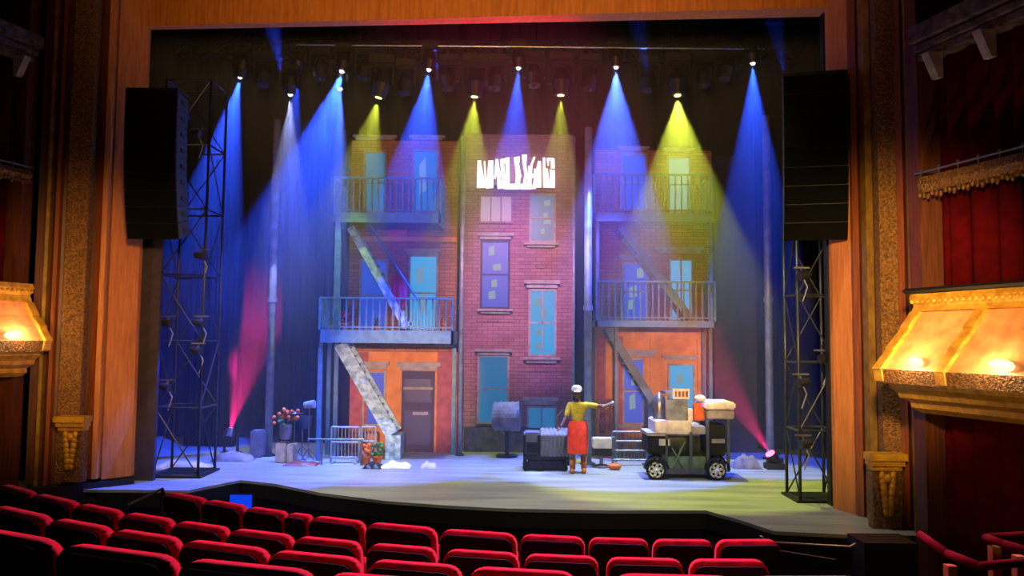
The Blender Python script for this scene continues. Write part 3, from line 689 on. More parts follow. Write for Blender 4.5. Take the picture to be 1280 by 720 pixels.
# things on the left lower balcony
zd = P(480, 413, YF - 0.15).z
def pot(x, Y, z, s, m, label, leaf='green', group=None):
    p_ = P(x, 400, Y); t = thing('potted_plant', (p_.x, Y, z), label, 'plant', group)
    child(t, 'pot', MB().lathe([(0.06*s, 0), (0.085*s, 0.12*s), (0.095*s, 0.12*s), (0.095*s, 0.15*s)], (p_.x, Y, z), 12), 'orange')
    f = MB(); rnd = random.Random(int(x))
    for i in range(14): f.ball((p_.x + rnd.uniform(-.09, .09)*s, Y + rnd.uniform(-.07, .07)*s, z + rnd.uniform(0.16, 0.36)*s), 0.04*s, (1, .8, 1.2), n=6)
    child(t, 'foliage', f, leaf, smooth=True)
for x, lab, lf in ((412, 'potted plant at the left end of the lower left balcony', 'green'), (431, 'red flowering pot beside the upper post on lower left balcony', 'fpink'), (470, 'small potted plant under the left window on lower balcony', 'green'), (553, 'small potted plant at the right end of the lower left balcony', 'orange')):
    pot(x, 18.9, zd, 1.2 if x == 431 else 0.8, 'orange', lab, lf)
p_ = P(498, 372, 18.3)
t = thing('laundry_line_cloth', (p_.x, 18.45, zd), 'magenta cloth draped on a stand by the left balcony door', 'cloth')
child(t, 'stand', MB().tube((p_.x, 18.45, zd), (p_.x, 18.45, zd + 1.25), 0.02).beam((p_.x - 0.22, 18.45, zd + 1.25), (p_.x + 0.22, 18.45, zd + 1.25), 0.03), 'dkmetal')
cl = MB(); n = 12
fa = []; 
for i in range(n + 1):
    u = -0.2 + 0.4 * i / n; fa.append((p_.x + u, 18.42 + 0.03 * math.sin(i * 1.9)))
k = 0
for (x, y) in fa: cl.v += [Vector((x, y, zd + 1.27)), Vector((x, y - 0.02, zd + 0.5 + 0.05 * math.sin(x * 20))), Vector((x, y + 0.06, zd + 1.27)), Vector((x, y + 0.07, zd + 0.6))]
for i in range(n):
    q = 4 * i; cl.f += [(q, q+4, q+5, q+1), (q+2, q+3, q+7, q+6), (q, q+2, q+6, q+4)]
child(t, 'cloth', cl, 'fpink', smooth=True)

# ============================================================ RIGGING
YT = 17.0
def truss(name, p, q, sz, label, rad=0.025, nseg=None, m='truss'):
    p = Vector(p); q = Vector(q); d = (q - p); L = d.length; d.normalize()
    a = d.cross(Vector((0, 1, 0))); 
    if a.length < 0.1: a = Vector((1, 0, 0))
    a.normalize(); b = d.cross(a).normalized(); c4 = [(-1, -1), (1, -1), (1, 1), (-1, 1)]
    t = thing(name, p, label, 'truss')
    cor = [p + a * sz / 2 * i + b * sz / 2 * j for i, j in c4]
    for c_ in cor: child(t, 'chord', MB().tube(c_, c_ + d * L, rad, n=8), m, smooth=True)
    nseg = nseg or max(2, int(L / (sz * 1.1))); st = L / nseg
    mb = MB()
    for k in range(nseg + 1):
        fr = MB()
        for i in range(4): fr.tube(cor[i] + d * st * k, cor[(i+1) % 4] + d * st * k, rad * 0.7, n=6)
        child(t, 'cross_frame', fr, m)
    for k in range(nseg):
        for i in range(4):
            j = (i + 1) % 4; s0, s1 = (i, j) if k % 2 else (j, i); mb.tube(cor[s0] + d * st * k, cor[s1] + d * st * (k + 1), rad * 0.5, n=6)
    child(t, 'bracing', mb, m)
    return t
pa = P(255, 70, YT + 0.5); pb = P(975, 60, YT + 0.5); zt_ = (pa.z + pb.z) / 2
th_ = truss('lighting_truss', (pa.x - 0.6, YT + 0.5, zt_), (pb.x + 0.3, YT + 0.5, zt_), 0.34, 'long horizontal truss carrying the row of stage lights', 0.026, 32, 'dkmetal')
for x in (-5.5, -2.5, 0.5, 3.5, 5.6): child(th_, 'hanging_cable', MB().tube((x, YT + 0.5, zt_ + 0.17), (x, YT + 0.5, 12.9), 0.015), 'dkmetal')
pb2 = P(600, 58, YT - 0.15)
t = thing('lighting_pipe', (0, YT - 0.15, pb2.z), 'thin steel pipe running above the row of stage lights', 'pipe')
child(t, 'tube', MB().tube((P(370, 58, YT - .15).x, YT - 0.15, pb2.z), (P(955, 50, YT - .15).x, YT - 0.15, pb2.z), 0.022), 'steel')
for x in (-4, 0.2, 4.4): child(t, 'hanging_cable', MB().tube((x, YT - 0.15, pb2.z), (x, YT - 0.15, 12.9), 0.01), 'dkmetal')

def moving_head(px, py, Y, aim, color, power, angle, lens, label, group, size=1.0, blend=0.25):
    L = P(px, py, Y); A = Vector(aim); d = (A - L).normalized(); s = size
    H = L - d * 0.24 * s      # pivot of the head
    t = thing('moving_head_light', (H.x, H.y, H.z), label, 'stage light', group)
    child(t, 'head', MB().tube(L - d * 0.02, H, 0.115 * s, 0.15 * s, 16).tube(H, H - d * 0.2 * s, 0.15 * s, 0.09 * s, 16), 'black', smooth=False)
    child(t, 'lens', MB().tube(L - d * 0.02, L - d * 0.004, 0.052 * s, 0.052 * s, 16).ball(L - d * 0.012, 0.045 * s if lens != 'lensy' else 0.01, n=10), lens)
    yk = MB(); tp = zt_ - 0.20 - 0.1
    for sx in (-1, 1): yk.box(H.x + sx * 0.19 * s - 0.025, H.x + sx * 0.19 * s + 0.025, H.y - 0.05, H.y + 0.05, H.z - 0.06, H.z + 0.28 * s)
    yk.box(H.x - 0.215 * s, H.x + 0.215 * s, H.y - 0.06, H.y + 0.06, H.z + 0.26 * s, H.z + 0.32 * s)
    child(t, 'yoke', yk, 'dkmetal')
    child(t, 'base', MB().box(H.x - 0.2 * s, H.x + 0.2 * s, H.y - 0.13, H.y + 0.13, H.z + 0.32 * s, H.z + 0.45 * s), 'black', bevel=0.015)
    zc = max(zt_ + 0.1, H.z + 0.5 * s)
    child(t, 'clamp', MB().box(H.x - 0.03, H.x + 0.03, H.y - 0.03, YT + 0.35, H.z + 0.44 * s, H.z + 0.5 * s).box(H.x - 0.03, H.x + 0.03, YT + 0.28, YT + 0.34, min(H.z + 0.44 * s, zt_ - 0.15), zc), 'dkmetal')
    if power:
        lo = spot(L + d * 0.075, A, color, power, angle, blend, 0.025)
        lo.parent = t; lo.location = Vector(lo.location) - Vector(t.location)
    return t
gB = 'blue moving lights on the truss'; gY = 'yellow moving lights on the truss'
BP = 10500
beams = [
 (300, 97, 16.9, (250, 330), BLUE, 1.5, 28, 'lens', 'blue stage light farthest left in the row'),
 (372, 90, 17.2, (352, 420), BLUE, 0.55, 16, 'lens', 'upper blue stage light over the lavender beam'),
 (363, 119, 16.8, (352, 430), PALE, 0.36, 24, 'lens', 'stage light throwing a lavender white beam'),
 (427, 90, 16.9, (362, 330), BLUE, 1.9, 36, 'lens', 'blue stage light with a wide beam sweeping left'),
 (425, 112, 17.1, (430, 400), (0.2, 0.35, 1.0), 0.4, 15, 'lens', 'small stage light throwing a narrow pale blue beam'),
 (473, 123, 17.0, (430, 300), YEL, 0.20, 40, 'lensy', 'yellow stage light farthest left in the row'),
 (536, 88, 16.9, (500, 380), BLUE, 1.1, 34, 'lens', 'blue stage light above the left balcony door'),
 (593, 122, 17.0, (580, 300), YEL, 0.26, 38, 'lensy', 'yellow stage light above the slim pipe left of the brick facade'),
 (648, 86, 16.9, (630, 380), BLUE, 0.8, 26, 'lens', 'blue stage light above the glowing letter sign'),
 (701, 120, 17.0, (697, 300), YEL, 0.17, 32, 'lensy', 'dimmest yellow stage light, above the right end of the sign'),
 (770, 85, 16.9, (770, 380), (0.05, 0.12, 1.0), 1.3, 38, 'lens', 'brightest blue stage light, over the left half of the right balcony'),
 (847, 120, 17.0, (853, 330), YEL, 0.62, 48, 'lensy', 'brightest yellow stage light, over the right half of the right balcony'),
 (941, 80, 16.9, (944, 380), BLUE, 0.95, 28, 'lens', 'blue stage light farthest right in the row'),
]
for (x, y, Y, (ax, ay), col, k, ang, ln, lab) in beams:
    moving_head(x, y, Y, P(ax, ay, Y + (1.6 if x < 365 else -0.35 if x == 427 or x == 847 else 0.2 if x < 900 else 0.6)), col, BP * k, ang, ln, lab, gB if col[2] > 0.5 else gY, 1.35 if ln == 'lensy' else 0.9)
# unlit fixtures between them
darks = [(400, 100), (505, 118), (560, 112), (618, 112), (668, 108), (737, 112), (808, 114), (880, 108), (905, 100), (330, 108), (455, 100)]
nm = ['between the two leftmost bright lamps', 'right of the first yellow beam', 'left of the second yellow beam', 'between second yellow and sign lamp', 'right of the lamp above the sign', 'left of the brightest blue lamp',
      'right of the brightest blue lamp', 'right of the brightest yellow lamp', 'farthest right before the last blue lamp', 'right of the leftmost blue beam', 'over the left facade cornice']
for (x, y), n_ in zip(darks, nm):
    moving_head(x, y, 17.15, P(x + random.uniform(-30, 30), 300, 16.3), BLUE, 0, 10, 'cab', 'unlit black stage light ' + n_, 'unlit stage lights on the truss', 1.15)
# weak blue beams going up behind the lintel
for x, k in ((335, 1.0), (530, 0.7), (792, 0.25), (963, 0.25)):
    spot(P(x + 18, 95, 17.0), P(x - 12, -60, 16.6), BLUE, 1300 * k, 22, 0.5)

# red floor lights
def floor_light(px, py, Y, aim, label, power, ang):
    L = P(px, py, Y); A = Vector(aim); d = (A - L).normalized(); t = thing('floor_uplight', (L.x, Y, 0), label, 'stage light', 'red uplights')
    child(t, 'housing', MB().tube(L - d * 0.03, L - d * 0.3, 0.12, 0.12, 14), 'black'); child(t, 'lens', MB().tube(L - d * 0.035, L - d * 0.005, 0.1, 0.1, 14), 'lensr')
    b = L - d * 0.2
    child(t, 'base', MB().box(b.x - 0.2, b.x + 0.2, Y - 0.15, Y + 0.15, 0.0, 0.12).box(b.x - 0.17, b.x - 0.13, Y - 0.04, Y + 0.04, 0.12, b.z + 0.05).box(b.x + 0.13, b.x + 0.17, Y - 0.04, Y + 0.04, 0.12, b.z + 0.05), 'black')
    lo = spot(L + d * 0.01, A, MAG, power, ang, 0.9, 0.03); lo.parent = t; lo.location = Vector(lo.location) - Vector(t.location)
floor_light(288, 538, 18.3, P(322, 400, 21.6), 'pink floor uplight between the left truss and pale pipe', 20000, 24)
floor_light(962, 566, 17.3, P(892, 455, 16.9), 'pink floor uplight beside the food cart on the right', 8500, 27)

# truss towers in the wings
def tower(x0, x1, yt, yb, Y, label, fixtures):
    a, b, c, d = R(x0, yt, x1, yb, Y); sz = b - a
    t = truss('truss_tower', ((a+b)/2, Y + sz/2, 0.04), ((a+b)/2, Y + sz/2, d), sz, label, 0.028, max(3, int(d / 1.15)), 'truss')
    child(t, 'base_plate', MB().box(a - 0.08, b + 0.08, Y - 0.08, Y + sz + 0.08, 0, 0.04), 'dkmetal')
    for i, (fx, fy, lab) in enumerate(fixtures):
        p_ = P(fx, fy, Y - 0.1); k = thing('side_light', (p_.x, p_.y, p_.z), lab, 'stage light')
        aim = Vector((1 if x0 < 640 else -1, -0.3, -0.2)).normalized()
        child(k, 'housing', MB().tube(p_ - aim * 0.13, p_ + aim * 0.08, 0.055, 0.08, 12), 'cab')
        child(k, 'lens', MB().tube(p_ + aim * 0.08, p_ + aim * 0.088, 0.07, 0.07, 12), 'cab')
        child(k, 'bracket', MB().tube(p_, p_ + Vector((0, 0.12, 0.14)), 0.015).box(p_.x - 0.14, p_.x + 0.14, p_.y + 0.06, p_.y + 0.09, p_.z + 0.12, p_.z + 0.15), 'steel')
        child(k, 'cable', MB().path([p_ + Vector((0, 0.05, 0)), p_ + Vector((0.1, 0.08, -0.2)), p_ + Vector((0.02, 0.1, -0.45))], 0.012), 'pipe')
tower(200, 256, 100, 572, 15.6, 'aluminium truss tower with cables in the left wing', [(251, 320, 'topmost grey side light on the left truss tower'), (208, 404, 'left outer side light halfway up left truss tower'), (250, 404, 'inner side light halfway up left truss tower'), (246, 438, 'inner side light below the middle of left truss tower'), (207, 484, 'lowest side light on the left truss tower'), (246, 168, 'side light near the top of left tower by the speaker')])
tower(998, 1046, 285, 622, 13.75, 'slim truss tower with lamps in the right wing', [(1004, 344, 'topmost side light on the right truss tower'), (1030, 448, 'outer side light on the right truss tower'), (1003, 478, 'inner side light near middle of right truss tower'), (1006, 555, 'lowest side light on the right truss tower')])

# line array speakers
def line_array(X, Y, ztop, n, wd, hh, yaw, label):
    t = thing('line_array_speaker', (0, 0, 0), label, 'speaker')
    z = 0; yb = 0; tilt = 0.0; dep = 0.55
    z = 0.0; y = 0.0
    for i in range(n):
        tilt = math.radians(0.0 + 1.5 * max(0, i - 1) ** 1.2)
        f0 = Vector((0, y, z)); dn = Vector((0, math.sin(tilt), -math.cos(tilt))) * hh; bk = Vector((0, math.cos(tilt), math.sin(tilt))) * dep
        g = 0.006
        a = [f0 + Vector((-wd/2, 0, 0)), f0 + Vector((wd/2, 0, 0)), f0 + Vector((wd/2 * 0.93, 0, 0)) + bk, f0 + Vector((-wd/2 * 0.93, 0, 0)) + bk]
        dn2 = dn * (1 - g / hh)
        cb = child(t, 'cabinet', MB().quadbox([v + dn2 for v in a], a), 'cab', bevel=0.012)
        fn = Vector((0, -math.cos(tilt), -math.sin(tilt))) * 0.015
        q = [f0 + Vector((-wd/2 + 0.01, 0, 0)) + dn * 0.02, f0 + Vector((wd/2 - 0.01, 0, 0)) + dn * 0.02, f0 + Vector((wd/2 - 0.01, 0, 0)) + dn * 0.97, f0 + Vector((-wd/2 + 0.01, 0, 0)) + dn * 0.97]
        child(cb, 'grille', MB().quadbox(q, [v + fn for v in q]), 'grille')
        sd = f0 + Vector((wd/2 * 0.965, 0, 0)) + bk * 0.5 + dn * 0.5
        child(cb, 'handle', MB().box(sd.x - 0.01, sd.x + 0.03, sd.y - 0.08, sd.y + 0.08, sd.z - 0.03, sd.z + 0.03), 'black')
        y += dn.y; z += dn.z
    child(t, 'rigging_frame', MB().box(-wd/2, wd/2, 0.0, 0.5, 0.0, 0.05), 'dkmetal')
    for z_ in (-0.1, -1.6): child(t, 'support_arm', MB().box(-0.06, 0.06, 0.4, 1.6, z_, z_ + 0.1), 'dkmetal')
    t.location = (X, Y, ztop); t.rotation_euler = (0, 0, yaw)
    return t
a, b, c, d = R(153, 113, 219, 297, 13.7)
line_array((a+b)/2, 13.7, d, 9, b - a, (d - c) / 9 * 1.01, 0.0, 'black line array speaker hanging at the left of the stage')
a, b, c, d = R(981, 93, 1060, 298, 12.6)
line_array((a+b)/2, 12.6, d, 9, (b - a) * 0.98, (d - c) / 9 * 1.01, math.radians(-14), 'black line array speaker hanging at the right of the stage')

# ============================================================ STAGE OBJECTS
# ---- food cart
YK = 15.95
gz = F(860, 597).z
ct = thing('food_cart', P(862, 597, YK), 'grey street food cart with white spoked wheels at stage right', 'cart')
def cb(name, m, x0, y0, x1, y1, Y0=YK, Y1=YK + 0.8, bevel=0.0, mb=None):
    return child(ct, name, (mb or MB()).bp(x0, y0, x1, y1, Y0, Y1), m, bevel=bevel)
cb('chassis', 'grey', 826, 586, 905, 593, YK + 0.05)
cb('lower_panel', 'cartgreenlit', 834, 571, 882, 587, YK + 0.12, YK + 0.75)
cb('back_panel', 'cartgreenlit', 832, 545, 884, 587, YK + 0.74, YK + 0.78)
cb('counter', 'white', 819, 526, 864, 543, YK, YK + 0.85, 0.02)
cb('counter_drawer', 'trimw', 864, 533, 882, 543, YK, YK + 0.85, 0.01)
cb('left_bin', 'black', 810, 545, 836, 568, YK + 0.03, YK + 0.8, 0.03)
cb('side_shelf', 'trimw', 809, 541, 833, 545, YK, YK + 0.8)
cb('notice_plate', 'white', 824, 549, 837, 557, YK, YK + 0.03)
cb('right_bin', 'black', 886, 531, 907, 570, YK + 0.03, YK + 0.8, 0.02)
cb('small_shelf_tray', 'trimw', 890, 549, 906, 554, YK - 0.02, YK + 0.2)
cb('upper_right_box', 'trimw', 884, 513, 918, 524, YK - 0.02, YK + 0.8, 0.02)
cb('upper_right_lid', 'white', 881, 503, 920, 512, YK - 0.04, YK + 0.85, 0.03)
for x in (883, 909, 862): cb('post', 'greyiron', x, 524 if x != 862 else 540, x + 3.5, 590, YK, YK + 0.05)
cb('post', 'greyiron', 832, 543, 835, 590, YK, YK + 0.05)
q = MB(); q.beam(P(840, 586, YK + 0.1), P(856, 552, YK + 0.1), 0.03); q.beam(P(856, 586, YK + 0.1), P(840, 560, YK + 0.1), 0.03)
child(ct, 'brace', q, 'cartgreenlit')
cb('glass_case', 'glass', 833, 500, 858, 526, YK + 0.1, YK + 0.6)
q = MB()
for x in (832, 858): q.bp(x, 492, x + 2, 526, YK + 0.08, YK + 0.11)
q.bp(832, 490, 860, 493, YK + 0.08, YK + 0.62); child(ct, 'case_frame', q, 'steel')
sb = cb('sign_board', 'white', 841, 486, 862, 499, YK + 0.02, YK + 0.06, 0.01)
q = MB(); 
for i, (x, w_) in enumerate(((844, 2), (848, 3), (852.5, 3), (857, 3))): q.bp(x, 489, x + w_, 496, YK + 0.01, YK + 0.02)
child(sb, 'sign_marks', q, 'brownred')
pd = P(875, 498, YK + 0.3); child(ct, 'umbrella_knob', MB().ball(pd, 0.105, (1.1, 1, 0.7), n=14), 'white', smooth=True)
cb('orange_container', 'orange', 868, 504, 881, 526, YK + 0.2, YK + 0.4, 0.02)
cb('napkin_box', 'white', 859, 511, 866, 530, YK + 0.1, YK + 0.25, 0.01)
ps = P(824, 508, YK + 0.4); child(ct, 'steam_urn', MB().lathe([(0.10, -0.34), (0.13, -0.2), (0.14, 0.05), (0.11, 0.18), (0.05, 0.24), (0.02, 0.28)], ps, 16), 'steel', smooth=True)
def spoked_wheel(root, px, py, Y, r):
    c_ = P(px, py, Y); c_.z = r
    w_ = child(root, 'wheel', MB().lathe([(r * 0.76, 0.0), (r * 0.8, -0.03), (r * 0.97, -0.03), (r, 0.0), (r, 0.05), (r * 0.97, 0.08), (r * 0.8, 0.08), (r * 0.76, 0.05)], c_, 24, 'y'), 'tyre')
    sp = MB()
    for i in range(6):
        a_ = PI * i / 3 + 0.3; sp.beam(c_ + Vector((0, 0, 0)), c_ + Vector((math.cos(a_), 0, math.sin(a_))) * r * 0.78, 0.05, 0.05)
    for i in range(20):
        a_ = 2 * PI * i / 20; b_ = 2 * PI * (i + 1) / 20; sp.beam(c_ + Vector((math.cos(a_), 0, math.sin(a_))) * r * 0.76, c_ + Vector((math.cos(b_), 0, math.sin(b_))) * r * 0.76, 0.05, 0.05)
    sp.ball(c_ - Vector((0, 0.02, 0)), 0.05, n=8); child(w_, 'rim', sp, 'white')
for x in (820, 896):
    spoked_wheel(ct, x, 582, YK - 0.1, 0.19); spoked_wheel(ct, x, 582, YK + 0.75, 0.19)
    c_ = P(x, 582, YK); f_ = MB()
    for i in range(8):
        a_ = PI * (0.02 + 0.96 * i / 8); b_ = PI * (0.02 + 0.96 * (i + 1) / 8)
        A_ = Vector((c_.x, YK - 0.04, 0.19)); f_.beam(A_ + Vector((math.cos(a_), 0, math.sin(a_))) * 0.235, A_ + Vector((math.cos(b_), 0, math.sin(b_))) * 0.235, 0.16, 0.02)
    child(ct, 'fender', f_, 'black')

# ---- wheeled equipment case with ribbed cover
YQ = 16.7
eq = thing('ribbed_case_cart', P(682, 590, YQ), 'grey ribbed equipment case on castors left of the person', 'equipment cart')
a, b, c, d = R(676, 538, 711, 571, YQ)
prof = []
for i in range(13):
    a_ = PI * i / 12; prof.append((YQ + 0.35 - math.cos(a_) * 0.35, d - 0.12 + math.sin(a_) * 0.12))
prof = [(YQ, c)] + prof + [(YQ + 0.7, c)]
child(eq, 'cover', MB().strip([(a, y, z) for y, z in prof], [(b, y, z) for y, z in prof]), 'grey')
rb = MB()
for i in range(7):
    x = a + (b - a) * (i + 0.4) / 7; rb.strip([(x, y - 0.0 if j else y, z + 0.015) for j, (y, z) in enumerate(prof)], [(x + 0.03, y, z + 0.015) for y, z in prof]); rb.box(x, x + 0.03, YQ - 0.015, YQ, c, d - 0.12)
child(eq, 'ribs', rb, 'cloth')
child(eq, 'end_unit', MB().bp(655, 541, 677, 570, YQ + 0.05, YQ + 0.6), 'grey', bevel=0.03)
child(eq, 'end_grille', MB().bp(658, 553, 672, 566, YQ + 0.03, YQ + 0.05), 'dkmetal')
child(eq, 'shelf', MB().bp(660, 576, 709, 584, YQ + 0.1, YQ + 0.6), 'purple', bevel=0.01)
fr = MB()
for x in (654, 672, 709): a_, b_, c_, d_ = R(x, 541, x + 3, 590, YQ + 0.02); fr.box(a_, b_, YQ + 0.02, YQ + 0.06, 0.12, d_ - 0.05)
fr.bp(655, 570, 711, 575, YQ, YQ + 0.65); child(eq, 'frame', fr, 'dkmetal')
for x in (657, 674, 706):
    for y in (YQ + 0.06, YQ + 0.6):
        p_ = P(x, 580, y); child(eq, 'castor', MB().tube((p_.x, y - 0.02, 0.065), (p_.x, y + 0.02, 0.065), 0.063, n=14).box(p_.x - 0.02, p_.x + 0.02, y - 0.03, y + 0.03, 0.06, 0.16), 'tyre')
child(eq, 'push_handle', MB().path([P(694, 540, YQ + 0.3), P(697, 520, YQ + 0.3), P(704, 512, YQ + 0.3)], 0.02), 'steel')

# ---- drum on a stand in front of the brick facade
p_ = P(634, 520, 18.7)
t = thing('round_metal_drum', (p_.x, 18.7, 0), 'round grey drum on a post in front of the brick facade', 'drum')
child(t, 'shell', MB().tube((p_.x - 0.3, 18.7, p_.z), (p_.x + 0.28, 18.6, p_.z), 0.32, 0.34, 24), 'cloth')
rr = MB()
for i in range(5): x = p_.x - 0.28 + i * 0.13; rr.tube((x, 18.7 - 0.01 * i, p_.z), (x + 0.03, 18.7 - 0.01 * i, p_.z), 0.355, n=24)
child(t, 'hoop', rr, 'grey'); child(t, 'post', MB().tube((p_.x, 18.7, 0), (p_.x, 18.7, p_.z - 0.3), 0.05).lathe([(0.25, 0), (0.25, 0.03), (0.06, 0.06)], (p_.x, 18.7, 0), 14), 'dkmetal')

# ---- projector-like white box on a stool to the right of the person
p_ = P(752, 555, 17.3)
t = thing('white_box_on_stand', (p_.x, 17.3, 0), 'small white box lamp on a pedestal stand right of the person', 'lamp')
child(t, 'box', MB().bp(741, 548, 766, 561, 17.2, 17.5), 'white', bevel=0.02); child(t, 'snout', MB().bp(765, 547, 770, 565, 17.2, 17.45), 'grey', bevel=0.01)
child(t, 'yoke', MB().bp(744, 561, 766, 570, 17.25, 17.45), 'black', bevel=0.02)
child(t, 'post', MB().tube((p_.x, 17.35, 0), (p_.x, 17.35, P(752, 568, 17.35).z), 0.04).lathe([(0.2, 0), (0.2, 0.03), (0.05, 0.07)], (p_.x, 17.35, 0), 14), 'steel')
# small cones/bag by it
p_ = P(768, 584, 17.0)
t = thing('small_orange_bag', (p_.x, 17.0, 0), 'tiny orange bag lying beside the white box stand', 'bag')
child(t, 'bag', MB().ball((p_.x, 17.0, 0.07), 0.1, (1.5, 0.9, 0.7), n=12), 'orange', smooth=True); child(t, 'strap', MB().path([(p_.x - 0.1, 17, 0.1), (p_.x, 17, 0.2), (p_.x + 0.1, 17, 0.1)], 0.01), 'brownred')

# ---- lattice column and crates
def barrier(x0, y0, x1, y1, Y, n, m, label, rows=3, name='crowd_barrier'):
    a, b, c, d = R(x0, y0, x1, y1, Y); t = thing(name, ((a+b)/2, Y, 0), label, 'barrier')
    f_ = MB(); 
    for x in (a, b): f_.tube((x, Y, 0.0), (x, Y, d), 0.025)
    for i in range(rows): z = 0.12 + (d - 0.12) * i / (rows - 1); f_.tube((a, Y, z), (b, Y, z), 0.022)
    child(t, 'frame', f_, m)
    for i in range(1, n): x = a + (b - a) * i / n; child(t, 'bar', MB().tube((x, Y, 0.12), (x, Y, d), 0.012, n=6), m)
    fp = MB()
    for x in (a + 0.05, b - 0.05): fp.box(x - 0.02, x + 0.02, Y - 0.2, Y + 0.2, 0.0, 0.03)
    child(t, 'foot', fp, m)
barrier(414, 534, 449, 573, 17.6, 8, 'pipe', 'white metal barrier standing under the left fire escape')
barrier(452, 534, 469, 571, 17.9, 4, 'pipe', 'short white barrier end beside the foot of the grey stair')
barrier(766, 540, 808, 566, 17.6, 9, 'steel', 'low grey metal barrier left of the food cart', 4)
a, b, c, d = R(748, 500, 764, 545, 18.6)
truss('lattice_post', ((a+b)/2, 18.7, 0), ((a+b)/2, 18.7, d), b - a, 'pinkish lattice post behind the white box lamp', 0.02, 5, 'pink')
# long thin rail at left under the fire escape
p1 = P(385, 549, 17.3); p2 = P(455, 549, 17.3)
t = thing('tubular_frame', (p1.x, 17.3, 0), 'thin tubular rail crossing in front of the left fire escape posts', 'frame')
child(t, 'rail', MB().tube(p1, (p2.x, 17.3, p1.z), 0.02), 'steel')
child(t, 'leg', MB().tube((p1.x + 0.3, 17.3, 0), (p1.x + 0.3, 17.3, p1.z), 0.02), 'steel'); child(t, 'leg', MB().tube((p2.x - 0.05, 17.3, 0), (p2.x - 0.05, 17.3, p1.z), 0.02), 'steel')

# ---- left cluster: beige crates with instrument pile
t = tag(MB().bp(344, 549, 357, 574, 17.5, 17.9).build('beige_crate', 'beige', bevel=0.02), 'tall beige crate, left one of the pair by the pale pipe', 'crate', 'beige crates')
t = tag(MB().bp(358, 550, 366, 574, 17.45, 17.85).build('beige_crate', 'beige', bevel=0.02), 'narrow beige crate, right one of the pair by the pale pipe', 'crate', 'beige crates')
for o_ in [x for x in C.objects if x.name.startswith('beige_crate')]: o_.location.z = 0.0
for nm_, x0, y0, x1, y1, Y, m_, lab, cat in (('grey_monitor_wedge', 312, 532, 327, 566, 18.2, 'grey', 'grey upright case standing just left of the pale pipe', 'case'),):
    o_ = MB().bp(x0, y0, x1, y1, Y, Y + 0.35).build(nm_, m_, bevel=0.03); o_.location.z = 0; tag(o_, lab, cat)
p_ = P(357, 530, 17.6)
t = thing('flower_arrangement', (p_.x, 17.62, P(357, 549, 17.6).z), 'orange flower bunch in a striped pot on the beige crates', 'flowers')
zc = P(357, 549, 17.6).z
child(t, 'pot', MB().lathe([(0.11, 0), (0.13, 0.1), (0.14, 0.28), (0.12, 0.33)], (p_.x, 17.62, zc), 14), 'cloth')
fl = MB(); lf = MB(); rnd = random.Random(5)
for i in range(26): fl.ball((p_.x + rnd.gauss(0, .11), 17.62 + rnd.gauss(0, .06), zc + 0.50 + rnd.gauss(0, .07)), 0.05, n=6)
for i in range(16): lf.ball((p_.x + rnd.gauss(0.02, .1), 17.62 + rnd.gauss(0, .05), zc + 0.38 + rnd.gauss(0, .05)), 0.045, n=6)
child(t, 'blossoms', fl, 'orange', smooth=True); child(t, 'leaves', lf, 'green', smooth=True)
# cymbal / music stands
def stand(px, Y, zt, label, kind):
    p_ = P(px, 540, Y); t = thing('tripod_stand', (p_.x, Y, 0), label, 'stand')
    child(t, 'pole', MB().tube((p_.x, Y, 0.1), (p_.x, Y, zt), 0.014), 'steel')
    for i in range(3): a_ = 2 * PI * i / 3 + 0.5; child(t, 'leg', MB().tube((p_.x, Y, 0.32), (p_.x + 0.26 * math.cos(a_), Y + 0.26 * math.sin(a_), 0.012), 0.011), 'steel')
    if kind == 'disc': child(t, 'cymbal', MB().lathe([(0.19, 0), (0.05, 0.03), (0.02, 0.05)], (p_.x, Y, zt), 18), 'steel', smooth=True)
    elif kind == 'lamp': child(t, 'lamp_head', MB().tube((p_.x - 0.1, Y, zt), (p_.x + 0.12, Y - 0.05, zt + 0.03), 0.07, 0.09, 12), 'pipe')
    else: child(t, 'desk', MB().quadbox([(p_.x-0.2, Y-0.05, zt-0.1), (p_.x+0.2, Y-0.05, zt-0.1), (p_.x+0.2, Y-0.03, zt-0.1), (p_.x-0.2, Y-0.03, zt-0.1)], [(p_.x-0.2, Y+0.05, zt+0.18), (p_.x+0.2, Y+0.05, zt+0.18), (p_.x+0.2, Y+0.07, zt+0.18), (p_.x-0.2, Y+0.07, zt+0.18)]), 'dkmetal')
stand(368, 17.7, 1.05, 'cymbal on a tripod stand just right of the orange flowers', 'disc')
stand(386, 17.5, 1.25, 'pale lamp head on a tripod stand left of the fire escape posts', 'lamp')
stand(378, 17.9, 0.8, 'music desk on tripod between the flowers and the fire escape', 'desk')
